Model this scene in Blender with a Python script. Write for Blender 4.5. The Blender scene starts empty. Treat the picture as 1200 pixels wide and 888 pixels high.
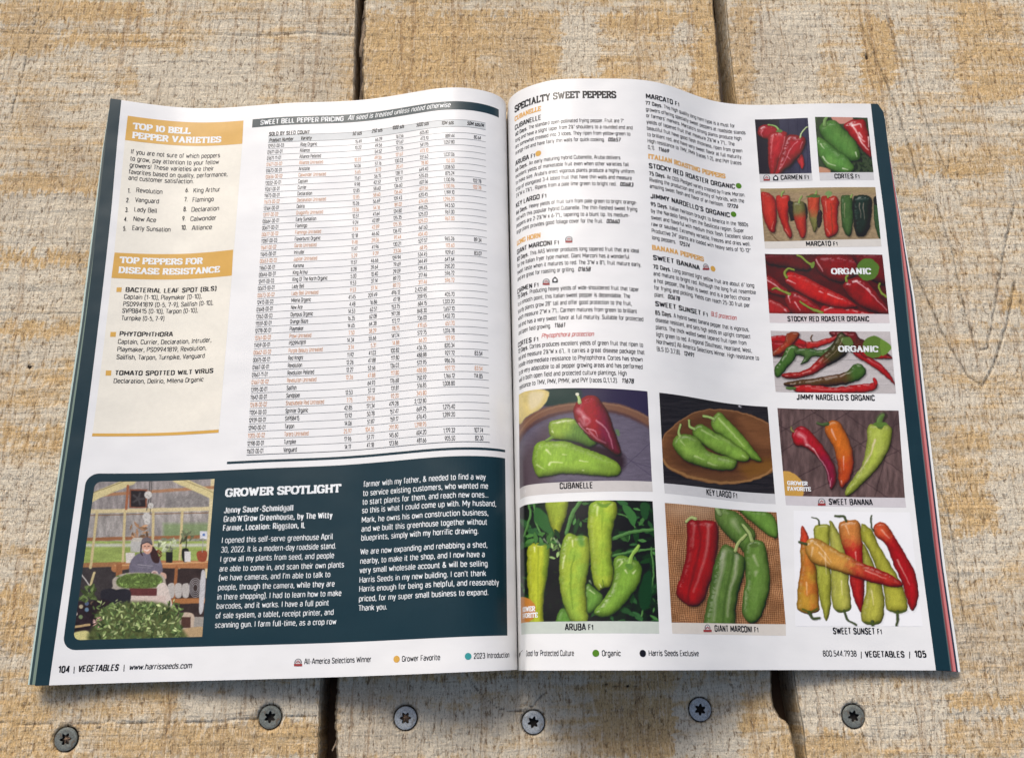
import bpy, math
import numpy as np

S = bpy.context.scene
COL = S.collection
rng = np.random.default_rng(7)

# ------------------------------------------------------------------ camera, light, exposure
FP, TH, RO, HC = 1042.05, .3181, .0859, .3947        # focal length in photo pixels, pitch, roll, height (m)
_r = np.array([1., 0, 0]); _u = np.array([0, math.cos(TH), math.sin(TH)]); DV = np.array([0, math.sin(TH), -math.cos(TH)])
RV = math.cos(RO) * _r + math.sin(RO) * _u
UV = -math.sin(RO) * _r + math.cos(RO) * _u
cam = bpy.data.cameras.new('camera'); camo = bpy.data.objects.new('camera', cam); COL.objects.link(camo)
from mathutils import Matrix, Vector
M3 = Matrix(((RV[0], UV[0], -DV[0]), (RV[1], UV[1], -DV[1]), (RV[2], UV[2], -DV[2])))
camo.matrix_world = Matrix.Translation((0, 0, HC)) @ M3.to_4x4()
cam.sensor_width = 36; cam.sensor_fit = 'HORIZONTAL'; cam.lens = FP / 1200 * 36
cam.clip_start = .01; cam.clip_end = 50
S.camera = camo

SUN_EL, SUN_AZ = math.radians(41), math.radians(-24)     # azimuth measured from +Y towards +X
w = bpy.data.worlds.new('World'); S.world = w; w.use_nodes = True
nt = w.node_tree; bg = nt.nodes['Background']
sky = nt.nodes.new('ShaderNodeTexSky'); sky.sky_type = 'NISHITA'; sky.sun_disc = False
sky.sun_elevation = SUN_EL; sky.sun_rotation = SUN_AZ
sky.air_density = 1.0; sky.dust_density = 4.5; sky.ozone_density = 0.5
nt.links.new(sky.outputs[0], bg.inputs[0]); bg.inputs[1].default_value = .105
sd = bpy.data.lights.new('sun', 'SUN'); sd.energy = 2.1; sd.angle = math.radians(21); sd.color = (1, .95, .88)
so = bpy.data.objects.new('sun', sd); COL.objects.link(so)
sdir = Vector((math.sin(SUN_AZ) * math.cos(SUN_EL), math.cos(SUN_AZ) * math.cos(SUN_EL), math.sin(SUN_EL)))
so.rotation_euler = sdir.to_track_quat('Z', 'Y').to_euler(); so.location = (0, 0, 2)
S.view_settings.view_transform = 'Standard'; S.view_settings.look = 'None'
S.view_settings.gamma = 1; S.view_settings.use_curve_mapping = False
S.view_settings.exposure = 0.27

# ------------------------------------------------------------------ small helpers
def lin(c):
    c = np.asarray(c, float) / 255.
    return np.where(c <= .04045, c / 12.92, ((c + .055) / 1.055) ** 2.4)

def vnoise(x, y, seed=0):
    xi = np.floor(x).astype(np.int64); yi = np.floor(y).astype(np.int64)
    fx = x - xi; fy = y - yi; fx = fx * fx * (3 - 2 * fx); fy = fy * fy * (3 - 2 * fy)
    def h(a, b):
        n = (a * 374761393 + b * 668265263 + seed * 974711) & 0xffffffff
        n = ((n ^ (n >> 13)) * 1274126177) & 0xffffffff
        return ((n ^ (n >> 16)) & 0xffff) / 65535.
    return (h(xi, yi) * (1 - fx) + h(xi + 1, yi) * fx) * (1 - fy) + (h(xi, yi + 1) * (1 - fx) + h(xi + 1, yi + 1) * fx) * fy

def fbm(x, y, seed=0, o=4):
    s = 0; a = .5; t = 0
    for k in range(o):
        s = s + a * vnoise(x * 2 ** k, y * 2 ** k, seed + k * 17); t += a; a *= .55
    return s / t

def sm(a, b, x):
    t = np.clip((x - a) / (b - a), 0, 1); return t * t * (3 - 2 * t)

def link(name, me, parent=None, kind=None, label=None, mats=()):
    o = bpy.data.objects.new(name, me); COL.objects.link(o)
    if parent:
        o.parent = parent
        if parent.type == 'EMPTY': o.matrix_parent_inverse = Matrix.Translation(-parent.location)
    if kind: o['kind'] = kind
    if label: o['label'] = label
    for m in mats: me.materials.append(m)
    return o

def mesh_np(name, V, F, smooth=False):
    """V (n,3), F list of int arrays (each (m,k))"""
    me = bpy.data.meshes.new(name)
    if not isinstance(F, list): F = [F]
    F = [f for f in F if len(f)]
    V = np.ascontiguousarray(V, dtype=np.float32)
    me.vertices.add(len(V)); me.vertices.foreach_set('co', V.ravel())
    li = np.concatenate([f.ravel() for f in F]).astype(np.int32)
    tot = np.concatenate([np.full(len(f), f.shape[1]) for f in F]).astype(np.int32)
    st = np.concatenate([[0], np.cumsum(tot)[:-1]]).astype(np.int32)
    me.loops.add(len(li)); me.loops.foreach_set('vertex_index', li)
    me.polygons.add(len(tot)); me.polygons.foreach_set('loop_start', st)
    me.polygons.foreach_set('use_smooth', np.full(len(tot), smooth))
    me.update(calc_edges=True)
    return me

def gridf(n, m):
    i = np.arange(n - 1)[:, None] * m + np.arange(m - 1)[None]
    i = i.ravel(); return np.stack([i, i + 1, i + m + 1, i + m], 1)

def setcol(me, C, name='Col'):
    a = me.color_attributes.new(name, 'FLOAT_COLOR', 'POINT')
    C4 = np.ones((len(C), 4), np.float32); C4[:, :C.shape[1]] = C
    a.data.foreach_set('color', C4.ravel())

# ------------------------------------------------------------------ materials
class NT:
    def __init__(s, name):
        s.m = bpy.data.materials.new(name); s.m.use_nodes = True
        s.t = s.m.node_tree; s.b = s.t.nodes['Principled BSDF']
    def n(s, typ, **k):
        o = s.t.nodes.new('ShaderNode' + typ)
        for a, v in k.items():
            if a.startswith('i_'):
                key = a[2:]; key = int(key) if key.isdigit() else key
                o.inputs[key].default_value = v
            else: setattr(o, a, v)
        return o
    def l(s, a, b): s.t.links.new(a, b)
    def val(s, v, sock):
        if hasattr(v, 'links'): s.l(v, sock)
        else: sock.default_value = v
    def math(s, op, a, b=0., clamp=False):
        o = s.n('Math', operation=op); o.use_clamp = clamp; s.val(a, o.inputs[0]); s.val(b, o.inputs[1]); return o.outputs[0]
    def noise(s, vec, sc, det=4, rough=.55, scale=(1, 1, 1), loc=(0, 0, 0), dist=0):
        mp = s.n('Mapping'); mp.inputs['Scale'].default_value = scale; mp.inputs['Location'].default_value = loc
        s.l(vec, mp.inputs[0]); o = s.n('TexNoise'); s.l(mp.outputs[0], o.inputs['Vector'])
        o.inputs['Scale'].default_value = sc; o.inputs['Detail'].default_value = det
        o.inputs['Roughness'].default_value = rough; o.inputs['Distortion'].default_value = dist
        return o.outputs[0]
    def ramp(s, x, a, b):
        o = s.n('MapRange'); o.interpolation_type = 'SMOOTHSTEP'; s.l(x, o.inputs[0])
        o.inputs[1].default_value = a; o.inputs[2].default_value = b; return o.outputs[0]
    def mix(s, f, a, b, mode='MIX'):
        o = s.n('Mix', data_type='RGBA', blend_type=mode)
        s.val(f, o.inputs[0]); s.val(a if hasattr(a, 'links') else tuple(a) + (1,) * (4 - len(a)), o.inputs[6])
        s.val(b if hasattr(b, 'links') else tuple(b) + (1,) * (4 - len(b)), o.inputs[7]); return o.outputs[2]

def simple(name, srgb, rough=.5, k=1., coat=0, metal=0, spec=.5, grain=0):
    t = NT(name); c = tuple(lin(srgb) * k) + (1,)
    b = t.b; b.inputs['Base Color'].default_value = c; b.inputs['Roughness'].default_value = rough
    b.inputs['Metallic'].default_value = metal; b.inputs['Specular IOR Level'].default_value = spec
    b.inputs['Coat Weight'].default_value = coat
    if grain:
        tc = t.n('TexCoord'); nz = t.noise(tc.outputs['Object'], grain, 4)
        col = t.mix(t.ramp(nz, .3, .75), tuple(c[i] * .72 for i in range(3)), tuple(min(1, c[i] * 1.2) for i in range(3)))
        t.l(col, b.inputs['Base Color'])
        bu = t.n('Bump', i_Strength=.35, i_Distance=.0003); t.l(nz, bu.inputs['Height']); t.l(bu.outputs[0], b.inputs['Normal'])
    return t.m

KP = .99       # ink colour seen in the photo -> base colour
def paper(name, base):
    t = NT(name); tc = t.n('TexCoord'); ob = tc.outputs['Object']
    ghost = t.noise(ob, 55, 3, .6, scale=(1, 2.2, 1))
    c = t.mix(t.ramp(ghost, .35, .7), base, tuple(x * .965 for x in base))
    t.l(c, t.b.inputs['Base Color']); t.b.inputs['Roughness'].default_value = .34
    t.b.inputs['Specular IOR Level'].default_value = .42
    wav = t.noise(ob, 26, 2, .5); fine = t.noise(ob, 1500, 2, .6)
    h = t.math('ADD', t.math('MULTIPLY', wav, .0026), t.math('MULTIPLY', fine, .000006))
    bu = t.n('Bump', i_Strength=.5, i_Distance=1.); t.l(h, bu.inputs['Height']); t.l(bu.outputs[0], t.b.inputs['Normal'])
    return t.m
M_PAPER = paper('coated_paper', (.74, .745, .75))
M_LEAF = paper('coated_paper_under', (.74, .745, .74))

def ink(name, srgb, k=KP, rough=.36, attr=False):
    t = NT(name); tc = t.n('TexCoord'); ob = tc.outputs['Object']
    if attr:
        a = t.n('VertexColor', layer_name='Col'); c = a.outputs[0]
    else:
        cc = tuple(np.maximum(lin(srgb) * k - .016, .004))
        nz = t.noise(ob, 420, 3, .6)
        c = t.mix(nz, tuple(min(1, x * .93) for x in cc), tuple(min(1, x * 1.07) for x in cc))
    t.l(c, t.b.inputs['Base Color']); t.b.inputs['Roughness'].default_value = rough
    t.b.inputs['Specular IOR Level'].default_value = .36
    wav = t.noise(ob, 26, 2, .5)
    bu = t.n('Bump', i_Strength=.5, i_Distance=1.); t.l(t.math('MULTIPLY', wav, .0026), bu.inputs['Height']); t.l(bu.outputs[0], t.b.inputs['Normal'])
    return t.m
I_BLACK = ink('black_ink', (38, 38, 42)); I_GREYTX = ink('grey_text_ink', (40, 42, 48)); I_DARK = ink('dark_green_ink', (36, 58, 66))
I_GOLD = ink('gold_ink', (206, 162, 82)); I_GOLDT = ink('gold_text_ink', (214, 164, 86)); I_WHITE = ink('white_print', (226, 230, 232))
I_ORANGE = ink('orange_ink', (216, 166, 132)); I_RED = ink('red_ink', (190, 78, 74)); I_BEIGE = ink('beige_panel_ink', (226, 222, 210))
I_GREYP = ink('caption_grey_ink', (196, 196, 198)); I_GREEN = ink('green_ink', (84, 128, 44)); I_TEAL = ink('teal_ink', (64, 148, 150))
I_NAVY = ink('navy_ink', (26, 26, 44)); I_GREYL = ink('header_grey_ink', (198, 202, 204)); I_LINE = ink('rule_ink', (104, 108, 112))
I_PHOTO = ink('printed_photo', None, attr=True)

# ------------------------------------------------------------------ page surface
KN = np.array([0, .04, .09, .16, .26, .4, .58, .8, 1.0])
PL = {'L': {'g': [[-0.01485, 0.27497], [0.01276, 0.00149]], 'p': [-0.10506, -0.1143], 'W': 0.20677, 'z': [[0.00426, 0.01192, 0.01756, 0.02026, 0.01686, 0.0104, 0.00818, 0.00377, 0.01164], [0.00532, 0.01306, 0.01928, 0.02191, 0.01812, 0.01073, 0.00678, 0.00271, 0.00605]]}, 'R': {'g': [[-0.01417, 0.27505], [0.01281, 0.00147]], 'p': [0.08129, 0.07952], 'W': 0.20679, 'z': [[0.00458, 0.01269, 0.02022, 0.02635, 0.0281, 0.02639, 0.01152, 0.01059, 0.01169], [0.00525, 0.01462, 0.02552, 0.03143, 0.03484, 0.02787, 0.01095, 0.0022, 0.00247]]}}
RB = {'L': [[-0.45, -0.25, 0.33, 0.7, 0.56, 0.32, -0.01, -0.22, -0.08, 0.05, -0.24, -0.43, 1.37, 0.18, -0.68, -0.54, -0.31, -0.18, 1.29, -0.09, -1.02, -0.34, 0.57, 1.15, -1.93, -0.34, 0.81, 0.75, -0.26, 0.19, -2.36, 0.85, 2.31, 0.74, -1.9, -1.41], [0.77, 0.32, -0.11, -0.43, -0.67, -0.25, 0.44, -0.47, -0.6, 0.04, 0.08, -0.3, 0.83, -1.69, -1.73, 1.12, 2.19, -0.01, 3.03, -1.02, -2.78, 0.11, 1.78, -0.99, 0.06, 1.07, 0.14, -0.63, -0.46, -1.02, -3.91, 1.02, 2.41, 0.56, -0.2, 0.13]], 'R': [[-0.55, -0.23, 0.62, 0.45, -0.16, 1.02, -0.1, -0.18, 0.11, -0.3, -1.08, -0.09, 0.91, -0.4, -0.79, -0.08, 0.01, -0.28, 1.3, -1.11, -0.94, 1.04, 1.36, 0.23, -0.17, -0.43, 1.12, -0.11, -1.74, 1.83, -1.03, 0.47, 2.23, -1.22, -3.51, 2.95], [2.04, -0.2, -2.68, -1.71, 1.03, 0.71, -0.09, 0.21, -0.25, -0.11, 0.46, -0.2, -2.39, 1.23, 2.13, 0.75, -0.37, -0.1, -1.36, 1.89, 0.32, -1.57, -0.97, 0.88, 0.64, -0.14, -1.38, 0.0, 0.79, -1.01, 1.17, -1.38, -1.0, 2.27, 2.08, -2.31]]}
RC = np.array([(a, b) for a in (0, .15, .35, .6, .85, 1) for b in (-.05, .2, .4, .6, .8, 1.05)])
SG = np.linspace(0, 1, 121)
PW, PH = .2068, .2755
ZOFF = .0016

def natural(kn, z, s):
    n = len(kn); h = np.diff(kn); A = np.zeros((n, n)); b = np.zeros(n); A[0, 0] = A[-1, -1] = 1
    for i in range(1, n - 1):
        A[i, i - 1] = h[i - 1]; A[i, i] = 2 * (h[i - 1] + h[i]); A[i, i + 1] = h[i]
        b[i] = 3 * ((z[i + 1] - z[i]) / h[i] - (z[i] - z[i - 1]) / h[i - 1])
    c = np.linalg.solve(A, b); i = np.clip(np.searchsorted(kn, s, side='right') - 1, 0, n - 2); d = s - kn[i]
    bb = (z[i + 1] - z[i]) / h[i] - h[i] * (2 * c[i] + c[i + 1]) / 3; dd = (c[i + 1] - c[i]) / (3 * h[i])
    return z[i] + bb * d + c[i] * d * d + dd * d ** 3

CUR = {}
for s, g in (('L', -1), ('R', 1)):
    q = PL[s]; CUR[s] = []
    for e in (0, 1):
        z = natural(KN, np.array(q['z'][e]), SG); dz = np.diff(z) * (len(SG) - 1) / q['W']
        dx = np.sqrt(np.maximum(1 - dz ** 2, .02)) * q['W'] / (len(SG) - 1)
        rr = np.concatenate([[0], np.cumsum(dx)]); ph = q['p'][e]
        CUR[s].append(np.stack([q['g'][e][0] + g * rr * math.cos(ph), q['g'][e][1] + rr * math.sin(ph), z], 1))

def interp_s(tab, u):
    """smooth (cubic) lookup in a uniformly sampled table, linear beyond its ends"""
    n = len(tab) - 1; x = np.clip(u, 0, 1) * n; i = np.clip(np.floor(x).astype(int), 0, n - 1); f = (x - i)[:, None]
    P0 = tab[np.maximum(i - 1, 0)]; P1 = tab[i]; P2 = tab[i + 1]; P3 = tab[np.minimum(i + 2, n)]
    o = .5 * (2 * P1 + (P2 - P0) * f + (2 * P0 - 5 * P1 + 4 * P2 - P3) * f ** 2 + (-P0 + 3 * P1 - 3 * P2 + P3) * f ** 3)
    return o + (tab[-1] - tab[-2]) * n * np.maximum(u - 1, 0)[:, None]

def base3(s, u, v):
    T, B = CUR[s]; a = interp_s(T, u); b = interp_s(B, u); return a + (b - a) * v[:, None]

def to_px(X):
    Q = X - np.array([0, 0, HC]); dd = Q @ DV
    return np.stack([600 + FP * (Q @ RV) / dd, 444 - FP * (Q @ UV) / dd], 1)

def ray(px, z):
    D = DV[None] + ((px[:, :1] - 600) / FP) * RV[None] - ((px[:, 1:] - 444) / FP) * UV[None]
    return np.array([0, 0, HC]) + D * ((z - HC) / D[:, 2])[:, None]

def page_px(s, u, v):
    X = base3(s, u, v); p = to_px(X)
    ph = np.exp(-((np.clip(u, 0, 1)[:, None] - RC[:, 0]) ** 2 + (np.clip(v, 0, 1)[:, None] - RC[:, 1]) ** 2) / (2 * .28 ** 2))
    return p + ph @ np.array(RB[s]).T, X[:, 2]

def surf(s, a, b, lift=0.):
    """page coordinates in metres (a from the page's left edge, b down from its top) -> world"""
    a = np.asarray(a, float).ravel(); b = np.asarray(b, float).ravel()
    u = 1 - a / PW if s == 'L' else a / PW
    if s == 'R':      # clipped upper outer corner
        v = b / PH; k = 1 - .85 * np.clip(1 - v / .02, 0, 1)
        u = np.where(u > .985, .985 + (u - .985) * k, u)
    px, z = page_px(s, u, b / PH)
    return ray(px, z + ZOFF + lift)

def inv(s, pts):
    """photo measurements -> page coordinates (Newton)"""
    pts = np.atleast_2d(np.asarray(pts, float)); u = np.clip(np.abs(pts[:, 0] - 602) / 520, 0.01, .99); v = (pts[:, 1] - 115) / 675
    for _ in range(25):
        f0, _z = page_px(s, u, v); fu, _z = page_px(s, u + 1e-4, v); fv, _z = page_px(s, u, v + 1e-4)
        Ju = (fu - f0) / 1e-4; Jv = (fv - f0) / 1e-4; r = pts - f0
        det = Ju[:, 0] * Jv[:, 1] - Ju[:, 1] * Jv[:, 0]
        du = (r[:, 0] * Jv[:, 1] - r[:, 1] * Jv[:, 0]) / det; dv = (Ju[:, 0] * r[:, 1] - Ju[:, 1] * r[:, 0]) / det
        u = np.clip(u + np.clip(du, -.1, .1), -.002, 1.01); v = np.clip(v + np.clip(dv, -.1, .1), -.02, 1.02)
    a = (1 - u) * PW if s == 'L' else u * PW
    return np.stack([a, v * PH], 1)

# ------------------------------------------------------------------ glyphs (built-in font, regular and bold; own slab capitals)
SANS = {  # centre lines of a narrow sans, caps 10 high, lower case 7.3 high: (width, strokes)
 'A': (5.6, ['0,0 2.4,10 3.2,10 5.6,0', '.9,2.9 4.7,2.9']), 'B': (4.9, ['0,0 0,10 3.4,10 4.6,9 4.6,6.4 3.4,5.3 0,5.3', '3.4,5.3 4.9,4.2 4.9,1.2 3.6,0 0,0']),
 'C': (4.7, ['4.7,7.4 4.7,8.6 3.4,10 1.4,10 0,8.5 0,1.5 1.4,0 3.4,0 4.7,1.4 4.7,2.6']), 'D': (4.9, ['0,0 0,10 3.2,10 4.9,8.4 4.9,1.6 3.2,0 0,0']),
 'E': (4.0, ['4,10 0,10 0,0 4,0', '0,5.2 3.5,5.2']), 'F': (4.0, ['4,10 0,10 0,0', '0,5 3.4,5']), 'G': (4.9, ['4.8,7.6 4.8,8.5 3.4,10 1.4,10 0,8.5 0,1.5 1.4,0 3.5,0 4.9,1.5 4.9,4.8 2.8,4.8']),
 'H': (5.0, ['0,0 0,10', '5,0 5,10', '0,5.2 5,5.2']), 'I': (0.4, ['.2,0 .2,10']), 'J': (3.6, ['3.6,10 3.6,1.5 2.4,0 1.1,0 0,1.4 0,2.4']), 'K': (5.0, ['0,0 0,10', '4.8,10 .4,4', '1.8,5.8 5,0']),
 'L': (3.8, ['0,10 0,0 3.8,0']), 'M': (6.8, ['0,0 0,10', '6.8,10 6.8,0', '0,10 3.4,2.6 6.8,10']), 'N': (5.0, ['0,0 0,10', '5,0 5,10', '0,10 5,0']), 'O': (4.9, ['1.5,0 3.4,0 4.9,1.5 4.9,8.5 3.4,10 1.5,10 0,8.5 0,1.5 1.5,0']),
 'P': (4.6, ['0,0 0,10 3.3,10 4.6,8.8 4.6,5.9 3.3,4.6 0,4.6']), 'Q': (4.9, ['1.5,0 3.4,0 4.9,1.5 4.9,8.5 3.4,10 1.5,10 0,8.5 0,1.5 1.5,0', '3,2.4 5.2,-.6']), 'R': (4.8, ['0,0 0,10 3.4,10 4.7,8.8 4.7,6.2 3.4,5 0,5', '2.6,5 4.9,0']),
 'S': (4.6, ['4.5,7.8 4.4,8.8 3.2,10 1.4,10 .1,8.8 .1,6.8 1.2,5.6 3.4,4.7 4.6,3.4 4.6,1.4 3.3,0 1.3,0 0,1.3 0,2.2']), 'T': (5.0, ['0,10 5,10', '2.5,10 2.5,0']), 'U': (4.9, ['0,10 0,1.5 1.5,0 3.4,0 4.9,1.5 4.9,10']), 'V': (5.2, ['0,10 2.6,0 5.2,10']),
 'W': (7.8, ['0,10 1.9,0 3.9,8.6 5.9,0 7.8,10']), 'X': (5.0, ['0,0 5,10', '0,10 5,0']), 'Y': (5.0, ['0,10 2.5,4.4 5,10', '2.5,4.4 2.5,0']), 'Z': (4.6, ['0,10 4.6,10 0,0 4.6,0']),
 '0': (4.4, ['1.4,0 3,0 4.4,1.5 4.4,8.5 3,10 1.4,10 0,8.5 0,1.5 1.4,0']), '1': (2.6, ['0,7.8 2.4,10 2.4,0']), '2': (4.4, ['.1,7.6 .1,8.6 1.4,10 3,10 4.3,8.6 4.3,7 0,0 4.4,0']), '3': (4.4, ['.2,8.6 1.4,10 3,10 4.2,8.8 4.2,6.6 3.1,5.4 1.8,5.4', '3.1,5.4 4.4,4 4.4,1.5 3,0 1.4,0 0,1.4']),
 '4': (4.7, ['3.5,0 3.5,10 0,2.6 4.7,2.6']), '5': (4.4, ['4,10 .5,10 .3,5.2 1.6,6.2 3.1,6.2 4.4,4.8 4.4,1.5 3,0 1.4,0 0,1.3']), '6': (4.4, ['3,10 .3,4.6 0,3 0,1.5 1.4,0 3,0 4.4,1.5 4.4,4.2 3,5.8 1.2,5.8']), '7': (4.2, ['0,8.4 0,10 4.2,10 1.4,0']),
 '8': (4.4, ['1.4,0 3,0 4.4,1.4 4.4,4 3.1,5.4 1.3,5.4 0,4 0,1.4 1.4,0', '1.3,5.4 .2,6.6 .2,8.8 1.4,10 3,10 4.2,8.8 4.2,6.6 3.1,5.4']), '9': (4.4, ['1.4,0 4.1,5.4 4.4,7 4.4,8.5 3,10 1.4,10 0,8.5 0,5.8 1.4,4.2 3.2,4.2']),
 'a': (3.9, ['.4,6.4 1.3,7.3 2.8,7.3 3.8,6.2 3.8,0', '3.8,4.3 1.3,4.3 0,3.2 0,1.1 1.2,0 2.6,0 3.8,1.2']), 'b': (4.1, ['0,10 0,0', '0,1.4 1.4,0 2.8,0 4.1,1.5 4.1,5.8 2.8,7.3 1.4,7.3 0,6']), 'c': (3.7, ['3.7,5.4 3.7,6 2.6,7.3 1.3,7.3 0,5.8 0,1.5 1.3,0 2.6,0 3.7,1.2']), 'd': (4.1, ['4.1,10 4.1,0', '4.1,1.4 2.7,0 1.3,0 0,1.5 0,5.8 1.3,7.3 2.7,7.3 4.1,6']),
 'e': (4.0, ['0,3.7 4,3.7 4,5.8 2.7,7.3 1.3,7.3 0,5.8 0,1.5 1.3,0 2.7,0 3.9,1.1']), 'f': (2.5, ['2.7,10 1.8,10 .8,9 .8,0', '-.3,7.1 2.5,7.1']), 'g': (4.1, ['4.1,7.3 4.1,-1.4 2.8,-2.7 1.3,-2.7 .3,-1.9', '4.1,1.4 2.7,0 1.3,0 0,1.5 0,5.8 1.3,7.3 2.7,7.3 4.1,6']), 'h': (4.0, ['0,10 0,0', '0,6 1.4,7.3 2.7,7.3 4,6 4,0']),
 'i': (.3, ['.15,0 .15,7.3', '.15,8.9 .15,10.2']), 'j': (.8, ['.6,7.3 .6,-1.6 -.5,-2.6', '.6,8.9 .6,10.2']), 'k': (3.9, ['0,10 0,0', '3.7,7.3 .4,3', '1.5,4.3 3.9,0']), 'l': (.6, ['.1,10 .1,.8 .9,0']), 'm': (6.8, ['0,7.3 0,0', '0,6 1.2,7.3 2.2,7.3 3.4,6 3.4,0', '3.4,6 4.6,7.3 5.6,7.3 6.8,6 6.8,0']),
 'n': (4.0, ['0,7.3 0,0', '0,6 1.4,7.3 2.7,7.3 4,6 4,0']), 'o': (4.1, ['1.3,0 2.8,0 4.1,1.5 4.1,5.8 2.8,7.3 1.3,7.3 0,5.8 0,1.5 1.3,0']), 'p': (4.1, ['0,7.3 0,-2.7', '0,1.4 1.4,0 2.8,0 4.1,1.5 4.1,5.8 2.8,7.3 1.4,7.3 0,6']), 'q': (4.1, ['4.1,7.3 4.1,-2.7', '4.1,1.4 2.7,0 1.3,0 0,1.5 0,5.8 1.3,7.3 2.7,7.3 4.1,6']),
 'r': (2.5, ['0,7.3 0,0', '0,6 1.3,7.3 2.5,7.3']), 's': (3.7, ['3.5,6.2 2.6,7.3 1.1,7.3 .1,6.3 .1,5 1,4.1 2.8,3.4 3.7,2.5 3.7,1 2.6,0 1.1,0 0,1.1']), 't': (2.5, ['.8,9.3 .8,1 1.7,0 2.6,0', '-.3,7.1 2.5,7.1']), 'u': (4.0, ['0,7.3 0,1.3 1.3,0 2.6,0 4,1.3', '4,7.3 4,0']), 'v': (4.0, ['0,7.3 2,0 4,7.3']),
 'w': (6.2, ['0,7.3 1.5,0 3.1,6.4 4.7,0 6.2,7.3']), 'x': (3.9, ['0,0 3.9,7.3', '0,7.3 3.9,0']), 'y': (4.0, ['0,7.3 2,0', '4,7.3 1.4,-2.7 .2,-2.7']), 'z': (3.5, ['0,7.3 3.5,7.3 0,0 3.5,0']), 'é': (4.0, ['0,3.7 4,3.7 4,5.8 2.7,7.3 1.3,7.3 0,5.8 0,1.5 1.3,0 2.7,0 3.9,1.1', '1.6,8.6 2.8,10.2']),
 '.': (.6, ['.3,-.1 .3,1.2']), ',': (.6, ['.5,1.2 .1,-1.7']), '-': (2.6, ['0,3.9 2.6,3.9']), "'": (.5, ['.3,10 .2,7.6']), '"': (1.8, ['.2,10 .2,7.6', '1.6,10 1.6,7.6']), '(': (1.5, ['1.5,11 .2,8 .2,.8 1.5,-2']), ')': (1.5, ['0,11 1.3,8 1.3,.8 0,-2']), '/': (3, ['0,-1 3,10.6']), ':': (.6, ['.3,-.1 .3,1.1', '.3,5.6 .3,6.8']), '!': (.5, ['.2,10 .2,2.8', '.2,0 .2,.7']),
 '&': (5.4, ['5.4,0 1,7 1,9 2.1,10 3.3,9 3.3,7.4 .2,4 0,1.4 1.4,0 3,0 5,4.4']), '…': (5.4, ['.3,-.1 .3,1.2', '2.7,-.1 2.7,1.2', '5.1,-.1 5.1,1.2']), '½': (5.6, ['.2,9 1.2,10 1.2,5.8', '.6,0 4.8,10', '3.2,3.4 4,4.2 5.2,4.2 5.6,3.2 3.2,0 5.8,0']), '|': (.4, ['.2,-1.5 .2,10.5'])}
def strokes(P_list, k, kh, cutj=.5):
    V = []; T = []
    for pl in P_list:
        P = np.array([[float(q) for q in a.split(',')] for a in pl.split()])
        closed = len(P) > 3 and np.allclose(P[0], P[-1])
        if len(P) >= 5:      # round the corners of bowls
            Q = []; n_ = len(P)
            for i in range(n_):
                if not closed and i in (0, n_ - 1): Q.append(P[i]); continue
                if closed and i == n_ - 1: Q.append(Q[0]); continue
                a, b, c = P[i - 1 if i else n_ - 2], P[i], P[i + 1]; la = np.linalg.norm(a - b); lb = np.linalg.norm(c - b); r_ = min(.62, la * .4, lb * .4)
                if abs(b[0]) < .01 and abs(b[1]) in (0., 10.) and not closed: Q.append(b); continue
                Q += [b + (a - b) / la * r_, b + (c - b) / lb * r_]
            P = np.array(Q)
        for i in range(len(P) - 1):
            a, b = P[i], P[i + 1]; d = (b - a) / (np.linalg.norm(b - a) + 1e-9); n = np.array([-d[1], d[0]]); kk = k * abs(d[1]) + kh * abs(d[0])
            a2 = a - d * kk * (cutj if (i > 0 or closed) else .0); b2 = b + d * kk * (cutj if (i < len(P) - 2 or closed) else .0)
            m = len(V); V += [a2 - n * kk, b2 - n * kk, b2 + n * kk, a2 + n * kk]; T += [(m, m + 1, m + 2), (m, m + 2, m + 3)]
    return np.array(V).reshape(-1, 2), np.array(T, int).reshape(-1, 3)
class Sans:
    cap = 1.0
    def __init__(s, k, kh, gap): s.k, s.kh, s.gap, s.g = k, kh, gap, {}
    def get(s, ch):
        if ch not in s.g:
            if ch == ' ': s.g[ch] = (np.zeros((0, 2)), np.zeros((0, 3), int), (2.7 + s.gap * .45) / 10)
            elif ch == '\x01': V, T, a_ = s.get('F'); s.g[ch] = (V * .88, T, a_ * .84)
            elif ch == '\x02': V, T, a_ = s.get('1'); s.g[ch] = (V * .78, T, a_ * .72)
            else:
                wd, st = SANS[ch]; V, T = strokes(st, s.k, s.kh); V = V.copy(); V[:, 1] = V[:, 1] * (1 - .2 * s.kh * .5) + s.kh * .5; rd = {'T': 1.3, 'Y': 1.3, 'V': 1., 'W': .8, 'A': 1., 'L': .6, 'F': .4, 'P': .3, 'f': .5, 't': .5, 'r': .5, 'v': .7, 'w': .6, 'y': .7, 'k': .4, 'x': .5, '1': .2, 'c': .2, 's': .3, 'e': .1, 'a': .2, 'o': .2, 'O': .3, 'C': .3, 'E': .2, 'K': .4, 'J': .3, '4': .3, '7': .4}.get(ch, 0); V[:, 0] += s.gap / 2 - rd / 2
                s.g[ch] = (V / 10, T, (wd + s.gap - rd) / 10)
        return s.g[ch]

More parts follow.
